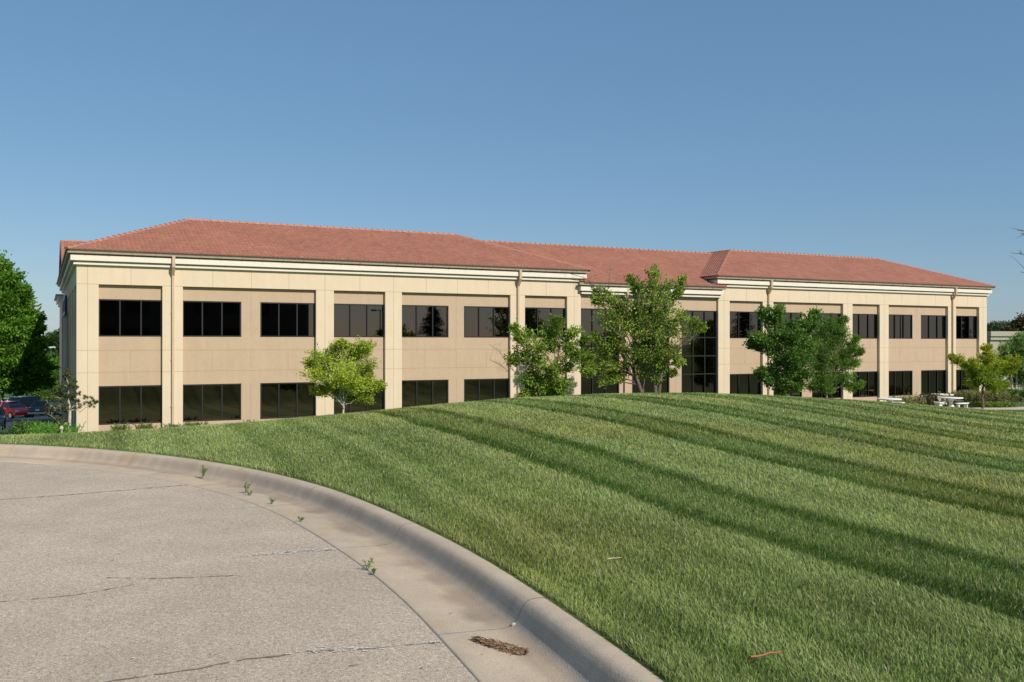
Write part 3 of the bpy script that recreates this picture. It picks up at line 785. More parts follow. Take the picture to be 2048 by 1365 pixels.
def make_tree(name, base, stems, lobes, leaf, ca, cb, label, cat="tree", bark='bark', n_twig=26, per=26, trunk_r=0.09, seed=1, group=None, bare=None, shape=0.55, droop=0.0, crown_name="crown", yellow=None):
    """base world; stems: list of (x,y,z) fork points reached from the base; lobes: (x,y,z,r[,rz]) relative to base"""
    R = np.random.default_rng(seed)
    root = empty(name, base); tag(root, label, cat, group)
    wd = Wood(); tips = []
    for si, st in enumerate(stems):
        off = np.array([(si-(len(stems)-1)/2)*trunk_r*1.6, R.normal(0, trunk_r*0.5), -0.3])
        wd.tube(curve(off, st, 0.02, 9, 0.016, R), trunk_r*(1.25 if len(stems) == 1 else 1.0), trunk_r*0.62, 9)
    PP = []; DD = []; CI = []
    for li, lb in enumerate(lobes):
        x, y, z, r = lb[:4]; rz = lb[4] if len(lb) > 4 else r*0.8
        c = np.array([x, y, z])
        st = min(stems, key=lambda s: np.linalg.norm(np.array(s)-c)+0.5*abs(s[0]-x))
        st = np.array(st, float)
        t0 = R.uniform(0.75, 1.0) if z > st[2] else R.uniform(0.55, 0.9)
        s0 = st*t0
        lr = trunk_r*0.42*min(1.3, 0.6+r*0.4)
        pth = curve(s0, c, 0.06, 8, 0.05, R); wd.tube(pth, lr, lr*0.35, 6)
        nt_ = int(n_twig*max(0.5, r))
        tone = R.normal(0, 0.10)
        for _ in range(nt_):
            d = R.normal(0, 1, 3); d /= np.linalg.norm(d); d[2] = d[2]*0.9+0.15
            L = R.uniform(0.55, 1.12)
            e_ = c + d*np.array([r, r, rz])*L
            sp = pth[R.integers(3, 8)] if R.random() < 0.7 else c + R.normal(0, 0.15*r, 3)
            tw = curve(sp, e_, 0.05-droop*0.25, 5, 0.06, R)
            if droop: tw[-1, 2] -= droop*r*0.5
            wd.tube(tw, lr*0.28, lr*0.06, 3)
            n_ = int(1.7*per*R.uniform(0.5, 1.5)); t = R.uniform(0.25, 1.05, n_); idx = np.clip(t*4, 0, 3.999); i0 = idx.astype(int); f_ = (idx-i0)[:, None]
            pos = tw[i0]*(1-f_)+tw[i0+1]*f_
            pos += R.normal(0, 0.11*r+0.03, (n_, 3)) * np.array([1, 1, 0.8])
            PP.append(pos); gd = np.tile((tw[4]-tw[2])/(np.linalg.norm(tw[4]-tw[2])+1e-9), (n_, 1)); gd[:, 2] -= droop; DD.append(gd)
            CI.append(np.full(n_, tone) + R.normal(0, 0.10))
    if bare:
        for pts_, r0 in bare:
            p = np.array(pts_, float); wd.tube(p, r0, r0*0.35, 5)
            for k in range(1, len(p)):
                for _ in range(4):
                    d = R.normal(0, 1, 3); d[2] = abs(d[2])*0.6; L = R.uniform(.3, 1.0)
                    q0 = p[k-1]+(p[k]-p[k-1])*R.random(); wd.tube(curve(q0, q0+d/np.linalg.norm(d)*L, 0, 4, .08, R), r0*0.3, 0.003, 3)
    P = np.concatenate(PP); Dd = np.concatenate(DD); ci = np.concatenate(CI)
    ca, cb = np.array(ca), np.array(cb); t = np.clip(R.random(len(P))*0.9 + ci, 0, 1)[:, None]
    col = ca*(1-t)+cb*t; col = col*(1+ci[:, None]*0.8)*R.uniform(0.8, 1.2, len(P))[:, None]
    if yellow is not None:
        # the upper leaves of this kind are yellower
        f_ = np.clip((P[:, 2]-P[:, 2].mean())*0.35+R.normal(0, 0.35, len(P)), 0, 1)[:, None]; col = col*(1-f_)+np.array(yellow)*f_
    V, T, cc = leaf_mesh(P, Dd, leaf, np.clip(col, 0.005, 1), R, shape)
    np_mesh(crown_name, V, T, M['leaf'], root, col=cc)
    wd.build("trunk", M[bark], root)
    return root
def px_lobes(Y, bx, zb, items):
    """items: (px, py, r_px, dy) -> lobes relative to the base point of a tree standing Y metres away"""
    out = []
    for it in items:
        px, py, rp, dy = it[:4]; yy = Y+dy
        out.append(((px-1024)/F*yy-bx, dy, EH-(py-686)/F*yy-zb, 1.22*rp/F*yy, 1.22*(it[4] if len(it) > 4 else rp*0.85)/F*yy))
    return out
def treeat(name, px, Y, items, stems_px, **kw):
    bx = at(px, Y); zb = Hs(bx, Y); lob = px_lobes(Y, bx, zb, items)
    st = [((sx-1024)/F*Y-bx, 0.0, EH-(sy-686)/F*Y-zb) for sx, sy in stems_px]
    if kw.get('bare'): kw['bare'] = [([((a-1024)/F*(Y+d)-bx, d, EH-(b-686)/F*(Y+d)-zb) for a, b, d in pts], r) for pts, r in kw['bare']]
    return make_tree(name, (bx, Y, zb), st, lob, **kw)

treeat("young_tree", 684, 45, [(640,715,22,0),(628,748,20,-.4),(665,700,16,.4),(690,745,26,-.5),(715,700,20,.3),(735,695,14,0),(700,715,20,.6),(735,738,20,0),(748,770,20,.2),
        (715,770,24,-.4),(680,785,18,.3),(650,775,16,0),(633,782,12,.2),(668,760,18,-.7),(700,798,12,.3),(735,800,11,0),(655,735,18,.5),(684,688,9,0),(620,728,12,.3)],
       [(688,795)], leaf=0.10, ca=(0.23,0.33,0.03), cb=(0.52,0.60,0.07), label="small bright yellow-green tree in front of the left part of the building", bark='birch', n_twig=42, per=34, trunk_r=0.06, seed=3)
treeat("shrubby_tree", 1090, 45.5, [(1045,668,20,0),(1075,690,26,-.4),(1040,710,18,.5),(1025,725,12,0),(1098,660,20,.3),(1120,645,14,-.2),(1105,690,22,.4),(1150,665,16,0),(1170,680,12,.2),
        (1150,710,18,-.3),(1175,715,14,.4),(1065,725,24,0),(1100,735,22,-.4),(1130,740,18,.3),(1060,760,22,.2),(1095,770,28,0),(1125,775,22,-.3),(1075,785,20,.4),(1110,790,20,0),(1180,745,12,.2),(1140,690,12,0),(1028,656,7,0),(1048,790,8,0)],
       [(1075,745),(1100,735),(1118,700),(1060,720)], leaf=0.13, ca=(0.14,0.24,0.025), cb=(0.33,0.45,0.06), label="many-stemmed airy green tree between the yellow-green tree and the tallest tree", bark='bark', n_twig=32, per=22, trunk_r=0.055, seed=4)
treeat("tall_tree", 1312, 52, [(1308,545,14,0),(1302,580,24,.3),(1275,572,14,-.3),(1260,560,9,0),(1335,575,16,.4),(1355,585,12,0),(1365,560,7,.2),(1290,610,34,0),(1330,615,30,-.5),(1245,615,24,.4),(1222,600,20,0),
        (1200,585,14,.3),(1190,600,10,0),(1215,640,26,-.4),(1255,655,34,.3),(1300,660,38,-.6),(1340,660,28,.3),(1365,640,18,0),(1392,648,14,-.3),(1405,655,8,0),(1225,690,24,0),(1200,705,20,.5),
        (1265,700,32,-.3),(1305,710,34,.2),(1335,705,24,-.4),(1245,735,24,.4),(1215,735,20,-.3),(1290,745,20,.3),(1325,735,18,0),(1350,705,12,.3),(1208,765,14,0),(1230,760,12,.2),(1188,680,14,.2),(1180,730,12,0),(1280,635,28,.6),(1320,685,26,.5),(1358,725,9,0),(1312,762,9,0),(1345,748,7,0)],
       [(1270,745),(1322,735),(1300,700)], leaf=0.150, ca=(0.14,0.24,0.025), cb=(0.37,0.48,0.07), label="tallest tree, with two leaning trunks, at the centre of the building", bark='bark', n_twig=30, per=16, trunk_r=0.15, seed=5,
       bare=[([(1262,640,0),(1240,612,0),(1215,590,-.2),(1190,572,-.3),(1160,562,-.4),(1128,558,-.5)], 0.03), ([(1190,572,-.3),(1170,556,-.2),(1140,548,0),(1112,545,0)], 0.02), ([(1215,590,-.2),(1218,560,0),(1222,530,.1)], 0.015), ([(1240,612,0),(1205,612,.2),(1188,618,.3)], 0.02)])
treeat("broadleaf_tree", 1572, 55, [(1540,640,18,0),(1525,625,10,.2),(1555,625,16,-.2),(1570,645,22,.4),(1510,680,16,0),(1530,680,20,-.3),(1500,690,8,.2),(1555,680,26,.2),(1585,670,26,-.4),(1605,690,24,.3),(1560,715,26,0),
        (1590,720,28,-.5),(1545,740,18,.3),(1575,755,24,0),(1605,750,22,.2),(1535,765,12,0),(1620,640,14,.2),(1630,630,10,0),(1600,655,16,0),(1520,745,10,0),(1590,775,18,.2),(1610,715,22,.4),(1624,655,14,0),(1562,780,14,0)],
       [(1580,745),(1570,735)], leaf=0.15, ca=(0.07,0.16,0.02), cb=(0.21,0.36,0.06), label="dark green broad tree, left one of the pair of dark trees", group=None, bark='bark', n_twig=38, per=24, trunk_r=0.09, seed=6)
treeat("feathery_tree", 1655, 60, [(1650,655,20,0),(1670,648,16,.3),(1685,665,18,-.2),(1665,685,26,.2),(1690,690,18,.3),(1710,700,12,0),(1722,705,7,.1),(1645,700,24,-.3),(1680,720,24,.2),(1705,730,14,-.2),(1650,735,26,0),
        (1670,755,22,.2),(1640,765,20,-.2),(1695,755,14,0),(1700,775,10,.2),(1720,770,7,.1),(1655,780,14,0),(1630,680,18,.4),(1635,725,22,.2),(1625,775,10,0),(1688,640,7,0),(1712,680,7,0)],
       [(1650,765)], leaf=0.12, ca=(0.08,0.18,0.02), cb=(0.23,0.38,0.05), label="olive green feathery tree, right one of the pair of dark trees", bark='barkgrey', n_twig=44, per=32, trunk_r=0.08, seed=8, shape=0.35)
treeat("honey_locust", 1964, 65.2, [(1915,720,11,0),(1935,730,14,.2),(1955,735,16,-.3),(1975,715,16,.2),(1990,735,18,0),(1972,698,9,0),(2003,745,16,.3),(1950,755,14,0),(1975,760,18,-.3),(2000,768,14,.2),
        (1945,768,11,0),(1963,745,16,.4),(2020,738,12,0),(2028,722,10,.2),(1985,775,12,0),(1905,716,5,0)],
       [(1966,765)], leaf=0.19, ca=(0.16,0.27,0.02), cb=(0.34,0.44,0.03), label="slim yellow-tinged tree by the patio near the right edge", bark='bark', n_twig=34, per=26, trunk_r=0.085, seed=9, shape=0.3, yellow=(0.60,0.56,0.03))
treeat("birch_tree", 2030, 78, [(2040,690,26,0),(2015,695,16,.4),(2055,700,28,0),(2030,730,26,.6),(2060,735,26,0),(2010,715,12,0),(2045,675,16,0),(2040,755,20,.5),(2070,760,20,.2)],
       [(2022,750),(2034,745),(2050,750)], leaf=0.22, ca=(0.14,0.25,0.05), cb=(0.30,0.42,0.11), label="drooping tree with several pale trunks at the right edge", bark='birch', n_twig=36, per=30, trunk_r=0.11, seed=10, shape=0.28, droop=0.5)
# big maple at the left edge
treeat("maple_tree", -40, 58, [(10,560,26,0),(-30,545,40,0),(30,600,30,.3),(-10,620,44,-.6),(55,630,22,.2),(70,640,13,.3),(30,660,34,-.4),(-30,680,50,0),(60,690,28,.3),(10,710,40,-.8),(50,730,34,.2),(85,735,20,.4),
        (-40,740,50,0),(20,750,34,-.4),(65,765,20,.2),(90,768,12,.5),(-40,780,40,0),(35,775,20,0),(0,535,14,0),(-60,600,50,.3),(45,585,12,0),(75,660,10,0),(-90,680,60,0),(-90,760,60,0)],
       [(-38,700)], leaf=0.22, ca=(0.07,0.18,0.015), cb=(0.22,0.42,0.04), label="large leafy maple filling the left edge beside the parked cars", bark='bark', n_twig=48, per=38, trunk_r=0.28, seed=11)
treeat("light_tree", 95, 100, [(100,760,20,0),(85,745,16,0),(110,735,18,.5),(75,780,22,0),(105,790,22,0),(90,720,12,.5),(118,765,16,.5)],
       [(98,790)], leaf=0.28, ca=(0.07,0.18,0.02), cb=(0.20,0.36,0.04), label="mid green tree behind the parking lot, against the dark end wall", bark='bark', n_twig=40, per=30, trunk_r=0.14, seed=12)
treeat("background_tree", 88, 150, [(85,690,20,0),(72,685,14,0),(98,705,18,0),(80,715,22,0),(110,695,14,0)],
       [(88,740)], leaf=0.45, ca=(0.09,0.15,0.06), cb=(0.16,0.23,0.09), label="pale distant tree with rounded top seen left of the building", bark='bark', n_twig=34, per=26, trunk_r=0.2, seed=13, group="distant trees")
treeat("background_tree", 112, 135, [(112,675,12,0),(118,690,14,0),(108,700,14,0),(116,715,14,0)],
       [(112,740)], leaf=0.40, ca=(0.045,0.10,0.03), cb=(0.09,0.16,0.045), label="narrow darker distant tree touching the building's left edge", bark='bark', n_twig=34, per=26, trunk_r=0.2, seed=14, group="distant trees")
treeat("background_tree", 1995, 190, [(1985,662,14,0),(1998,658,12,0),(2010,662,14,0),(1978,664,10,0)],
       [(1995,680)], leaf=0.55, ca=(0.12,0.17,0.09), cb=(0.18,0.24,0.12), label="faint distant tree above the grey building's parapet, nearest the office building", bark='bark', n_twig=34, per=26, trunk_r=0.2, seed=15, group="distant trees")
treeat("background_tree", 2030, 175, [(2020,664,10,0),(2036,656,14,0),(2050,650,18,0),(2062,660,18,0)],
       [(2035,690)], leaf=0.5, ca=(0.10,0.10,0.04), cb=(0.20,0.14,0.06), label="distant bronze-green tree above the grey building at the right edge", bark='bark', n_twig=34, per=26, trunk_r=0.2, seed=16, group="distant trees")
# nearly bare tree beyond the right edge, its branch tips reach into view
def bare_tree():
    Y = 17.0; bx = at(2330, Y); zb = Hs(bx, Y); R = np.random.default_rng(31)
    root = empty("bare_tree", (bx, Y, zb)); tag(root, "nearly bare twigs reaching in from the right edge against the sky", "tree")
    wd = Wood(); wd.tube(curve((0, 0, -.3), (-0.1, 0, 3.2), 0, 8, .02, R), .10, .07, 8)
    def pt(px, py): return np.array(((px-1024)/F*Y-bx, 0, EH-(py-686)/F*Y-zb))
    for tip, st, ctrl in (((2022, 506), 2.6, (2150, 520)), ((2034, 461), 2.9, (2140, 470)), ((2041, 544), 2.2, (2150, 570)), ((2140, 380), 3.2, (2200, 430)), ((2230, 340), 3.2, (2260, 420))):
        a = np.array((-.08, 0, st)); b = pt(*tip); c = pt(*ctrl); t = np.linspace(0, 1, 14)[:, None]
        p = (1-t)**2*a + 2*t*(1-t)*c + t*t*b; p[1:-1] += R.normal(0, .012, (12, 3)); wd.tube(p, .035, .004, 6)
        for k in range(5, 14):
            for _ in range(2):
                d = (p[k]-p[k-2]); d /= np.linalg.norm(d); d = d*0.8 + R.normal(0, .5, 3); L = R.uniform(.08, .28)
                wd.tube(curve(p[k-1], p[k-1]+d*L, 0, 4, .06, R), .006, .0015, 4)
    wd.build("trunk", M['bark'], root)
    n = 14; Pp = np.array([pt(2100+R.normal(0, 60)+80, 400+R.normal(0, 60)) for _ in range(n)]); Pp[:, 1] += R.normal(0, .4, n)
    b = pt(2046, 467); Pp[:6] = b + R.normal(0, .02, (6, 3))
    cc = np.tile((0.16, 0.10, 0.05), (n, 1)); V_, T_, c_ = leaf_mesh(Pp, np.tile((0, 0, -1.), (n, 1)), 0.05, cc, R); np_mesh("leaves", V_, T_, M['leaf'], root, col=c_)
bare_tree()

# scraggly pine at the corner
def pine():
    Y = 43.0; bx = at(140, Y); zb = Hs(bx, Y); R = np.random.default_rng(41)
    root = empty("scraggly_pine", (bx, Y, zb)); tag(root, "small scraggly pine with tufted needles at the building's left corner", "tree")
    def pt(px, py, d=0): return np.array(((px-1024)/F*(Y+d)-bx, d, EH-(py-686)/F*(Y+d)-zb))
    wd = Wood(); tr = np.array([(0, 0, -.3), pt(139, 850), pt(140, 820), pt(136, 795), pt(138, 775), pt(133, 755), pt(135, 740)])
    wd.tube(tr, .085, .02, 8)
    ends = [(134,742,0),(128,752,.1),(140,750,-.1),(120,765,.2),(150,762,0),(155,775,.1),(148,785,-.2),(118,785,.1),(110,795,-.1),(100,790,.2),(125,800,-.3),(135,790,-.3),(145,800,.2),(160,788,.1),(178,793,0),(188,797,.1),
            (196,802,0),(186,806,-.1),(172,806,.1),(115,810,-.2),(105,820,0),(98,812,.2),(128,822,-.3),(118,835,-.1),(108,840,.1),(125,848,-.2),(102,805,.3),(92,800,.1),(158,800,-.2),(110,775,.3),(135,770,-.3),(143,770,-.2),(122,778,-.2),(131,812,-.3),(112,826,.2),(95,828,0),(113,850,0)]
    NV = []; 
    for px, py, d in ends:
        e_ = pt(px, py, d); zz = e_[2]-0.15-0.1*abs(e_[0]); k = np.argmin(np.abs(tr[:, 2]-zz)); s0 = tr[k]
        p = curve(s0, e_, -0.08, 6, .09, R); wd.tube(p, .022, .007, 4)
        for j in range(3 if abs(px-138) < 30 else 2):
            c = p[-1-j*1] + R.normal(0, .05, 3)
            for _ in range(3):
                cc_ = c + R.normal(0, .05, 3); n = 75
                dd = R.normal(0, 1, (n, 3)); dd[:, 2] += 0.5; dd /= np.linalg.norm(dd, axis=1)[:, None]; NV.append((np.tile(cc_, (n, 1)), dd*R.uniform(.07, .14, n)[:, None]))
    A = np.concatenate([a for a, _ in NV]); Dd = np.concatenate([b for _, b in NV]); n = len(A)
    sd = np.cross(Dd, R.normal(0, 1, (n, 3))); sd /= np.linalg.norm(sd, axis=1)[:, None]; sd *= .007
    V = np.stack([A-sd, A+sd, A+Dd], 1).reshape(-1, 3); T = np.arange(n*3).reshape(-1, 3)
    t = R.random(n)[:, None]; col = np.repeat(np.array((.05, .075, .02))*(1-t)+np.array((.15, .17, .05))*t, 3, 0)
    np_mesh("needles", V, T, M['needle'], root, col=col); wd.build("trunk", M['birch'], root)
pine()

def sprays(name, x, y, items, label, ca, cb, seed, cat="shrub", group=None, leafy=0.05, zoff=0.0, parts="foliage"):
    """feathery shrub: arching stems with short needles. items: (dx, dy, dirx, diry, length, rise)"""
    R = np.random.default_rng(seed); zb = Hs(x, y)+zoff; root = empty(name, (x, y, zb)); tag(root, label, cat, group)
    wd = Wood(); A = []; Dd = []
    for dx, dy, ax, ay, L, rs in items:
        e_ = np.array((dx+ax*L, dy+ay*L, rs)); p = curve((dx, dy, -.05), e_, .12, 7, .04, R); wd.tube(p, .012, .003, 4)
        n = int(110*L); t = R.uniform(.15, 1, n)*6; i0 = np.clip(t.astype(int), 0, 5); f_ = (t-i0)[:, None]; pos = p[i0]*(1-f_)+p[i0+1]*f_
        g = (p[-1]-p[2]); g /= np.linalg.norm(g)+1e-9
        d = g*0.8 + R.normal(0, .45, (n, 3)); d /= np.linalg.norm(d, axis=1)[:, None]; A.append(pos); Dd.append(d*leafy*R.uniform(1, 3.2, n)[:, None])
    A = np.concatenate(A); Dd = np.concatenate(Dd); n = len(A)
    sd = np.cross(Dd, R.normal(0, 1, (n, 3))); sd /= np.linalg.norm(sd, axis=1)[:, None]+1e-9; sd *= leafy*0.28
    V = np.stack([A-sd*.5, A+Dd*.5+sd, A+Dd, A+Dd*.5-sd], 1).reshape(-1, 3); k = np.arange(n)*4; Q = np.stack([k, k+1, k+2, k+3], -1)
    t = R.random(n)[:, None]; col = np.repeat(np.array(ca)*(1-t)+np.array(cb)*t, 4, 0)
    np_mesh(parts, V, Q, M['needle'], root, col=col); wd.build("stems", M['bark'], root); return root
def rnd_items(n, spread, L, rise, R, biasx=0):
    out = []
    for _ in range(n):
        a = R.random()*6.28; out.append((R.normal(0, spread[0]), R.normal(0, spread[1]), math.cos(a)+biasx, math.sin(a)*.7, R.uniform(.5, 1)*L, R.uniform(.5, 1.0)*rise))
    return out
R0 = np.random.default_rng(55)
JC = ((0.06, 0.17, 0.02), (0.18, 0.42, 0.04))
sprays("juniper_shrub", at(100, 41), 41.0, rnd_items(330, (.50, .35), .55, 1.05, R0, .1), "bright green feathery juniper at the foot of the scraggly pine", *JC, 1, group="junipers by the corner")
sprays("juniper_shrub", at(72, 43), 43.0, rnd_items(260, (.34, .3), .5, 1.0, R0, .0), "darker green juniper left of the bright one, below the dark sedan", (0.04, .12, .015), (.12, .28, .03), 2, group="junipers by the corner")
sprays("dark_shrub", at(8, 40), 40.0, rnd_items(300, (.45, .3), .35, .80, R0), "dark round shrub at the left edge in front of the purple car", (0.012, .03, .008), (.03, .06, .015), 3, leafy=.06)
sprays("dark_shrub", at(44, 42), 42.0, rnd_items(160, (.16, .2), .28, 1.05, R0), "olive shrub between the dark shrub and the junipers", (0.03, .06, .012), (.08, .13, .025), 33, leafy=.06)
tipc = ((0.06, 0.12, 0.02), (0.20, 0.26, 0.05))
def low_jun(px, wpx, ht, seed, lab, Yv=None):
    s = (px-1024)/F; B = C2 - 1.3*N2; u = (s*B[1]-B[0])/(D2[0]-s*D2[1]); X = B + u*D2; R = np.random.default_rng(seed)
    ztop = EH - (ht-686)/F*X[1]; zb = Hs(X[0], X[1]); rise = ztop-zb; w_ = wpx/F*X[1]
    its = []
    for _ in range(46):
        sg = R.choice([-1, 1]); its.append((R.normal(0, .12), R.normal(0, .2), sg*R.uniform(.2, 1), R.normal(0, .4), w_*.5*R.uniform(.6, 1.1), rise*R.uniform(.62, 1.0)))
    sprays("low_juniper", X[0], X[1], its, lab, *tipc, seed, group="low junipers along the wall")
low_jun(240, 34, 850, 61, "low spiky juniper under the leftmost ground floor window")
low_jun(290, 30, 847, 62, "low spiky juniper right of centre under the leftmost window")
low_jun(345, 34, 849, 63, "low spiky juniper at the foot of the left downspout")
low_jun(392, 42, 845, 64, "low spiky juniper under the second ground floor window")
low_jun(500, 16, 841, 65, "lone low juniper tip beneath the pier right of the second window")
# shrubs round the patio
sprays("brown_shrub", at(1958, 69.5), 69.5, rnd_items(520, (.95, .6), .6, 1.05, R0), "wide brownish green shrub behind the slim yellow-tinged tree", (0.16, .17, .05), (.34, .33, .12), 71, leafy=.07)
sprays("green_shrub", at(2022, 74), 74.0, rnd_items(300, (.7, .4), .5, .95, R0), "low dark green shrub at the foot of the pale trunks", (0.05, .14, .02), (.13, .28, .04), 72, leafy=.07)
sprays("green_shrub", at(1985, 66.5), 66.8, rnd_items(200, (.9, .3), .4, .35, R0), "low green ground plant beside the curving path", (0.10, .19, .02), (.26, .38, .05), 73, leafy=.06)
sprays("ornamental_grass", at(1815, 66.5), 66.5, rnd_items(200, (.55, .3), .3, .80, R0), "pale tufts of ornamental grass right of the lone picnic table", (0.22, .24, .08), (.44, .42, .18), 74, leafy=.07)
sprays("ornamental_grass", at(1856, 67.5), 67.5, rnd_items(120, (.3, .3), .3, .95, R0), "reddish grass tuft left of the pair of picnic tables", (0.20, .17, .07), (.40, .30, .16), 75, leafy=.07)
# boulder by the pine
bo = MB()
def blob(mb, c, r, sq=(1, 1, 1), R=random.Random(5), n=8, jit=.15):
    vs = []; fs = []
    for i in range(n+1):
        th = math.pi*i/n
        for k in range(n*2):
            ph = math.pi*k/n; rr = r*(1+R.uniform(-jit, jit)) if 0 < i < n else r
            vs.append((c[0]+rr*sq[0]*math.sin(th)*math.cos(ph), c[1]+rr*sq[1]*math.sin(th)*math.sin(ph), c[2]+rr*sq[2]*math.cos(th)))
    for i in range(n):
        for k in range(n*2):
            k2 = (k+1) % (n*2); fs.append((i*2*n+k, (i+1)*2*n+k, (i+1)*2*n+k2, i*2*n+k2))
    mb.add(vs, fs)
bx_, by_ = at(123, 40.5), 40.5; bz_ = Hs(bx_, by_); zt_ = EH-(848-686)/F*by_
blob(bo, (0, 0, zt_-bz_-.20), .085, (1, 1, 1.1)); bo.tube([(0, 0, -.1), (0, 0, zt_-bz_-.25)], [.05, .04], 8)
tag(bo.build("garden_light", M['stone'], smooth=True, loc=(bx_, by_, bz_)), "cream round garden lamp head beside the pine trunk", "garden light")

# ------------------------------------------------------------------ patio furniture
def picnic_table(x, y, rz, label, group):
    t = empty("picnic_table", (x, y, Hs(x, y)+0.04), rz); tag(t, label, "table", group)
    m = MB(); n = 28
    vs = [(0.78*math.cos(2*math.pi*k/n), 0.78*math.sin(2*math.pi*k/n)) for k in range(n)]
    m.prism(vs, 2, 0.70, 0.78); m.build("tabletop", M['concrete_white'], t, bevel=.015)
    m = MB(); pr = [(0.30, 0), (0.30, .08), (.20, .14), (.13, .28), (.12, .42), (.19, .60), (.30, .70)]
    vs = []; fs = []; n = 16
    for r, z in pr:
        for k in range(n): vs.append((r*math.cos(2*math.pi*k/n), r*math.sin(2*math.pi*k/n), z))
    for i in range(len(pr)-1):
        for k in range(n): fs.append((i*n+k, i*n+(k+1) % n, (i+1)*n+(k+1) % n, (i+1)*n+k))
    fs.append(tuple(range(n-1, -1, -1))); fs.append(tuple((len(pr)-1)*n+k for k in range(n)))
    m.add(vs, fs); m.build("pedestal", M['concrete_white'], t, smooth=False)
    return t
def bench(x, y, rz, label, group):
    b = empty("curved_bench", (x, y, Hs(x, y)+0.04), rz); tag(b, label, "bench", group)
    m = MB(); R1, R2 = 1.05, 1.42; a0 = math.radians(26); n = 10
    inn = [(R1*math.sin(t), -R1*math.cos(t)) for t in np.linspace(-a0, a0, n)]; out = [(R2*math.sin(t), -R2*math.cos(t)) for t in np.linspace(a0, -a0, n)]
    m.prism([(px_, py_+1.2) for px_, py_ in inn+out], 2, .38, .45); m.build("seat", M['concrete_white'], b, bevel=.012)
    for sg in (-1, 1):
        lg = MB(); pf = [(-.17, 0), (.17, 0), (.17, .06), (.11, .13), (.13, .22), (.10, .30), (.17, .38), (-.17, .38), (-.10, .30), (-.13, .22), (-.11, .13), (-.17, .06)]
        lg.prism(pf, 0, -.05, .05); o = lg.build("leg", M['concrete_white'], b, bevel=.008)
        t = sg*math.radians(19); r = 1.235; o.location = (r*math.sin(t), 1.2-r*math.cos(t), 0); o.rotation_euler = (0, 0, t)
    return b
G1 = "white concrete picnic tables on the patio"; G2 = "white curved benches round the patio tables"
picnic_table(at(1779, 64.0), 64.0, 0, "white round picnic table standing alone, left of the others", G1)
picnic_table(at(1885, 69.5), 69.5, 0, "rear white picnic table of the pair by the building's right corner", G1)
picnic_table(at(1902, 65.5), 65.5, 0, "front white picnic table of the pair by the building's right corner", G1)
bench(at(1765, 62.9), 62.7, math.radians(-15), "white curved bench in front of the lone picnic table", G2)
bench(at(1793, 65.2), 65.4, math.radians(150), "white curved bench behind the lone picnic table", G2)
bench(at(1873, 65.6), 65.4, math.radians(-95), "white curved bench left of the front picnic table", G2)
bench(at(1922, 64.6), 64.4, math.radians(28), "white curved bench right of the front table, nearest the slim tree", G2)
bench(at(1908, 67.8), 67.6, math.radians(120), "white curved bench between the front and rear picnic tables", G2)

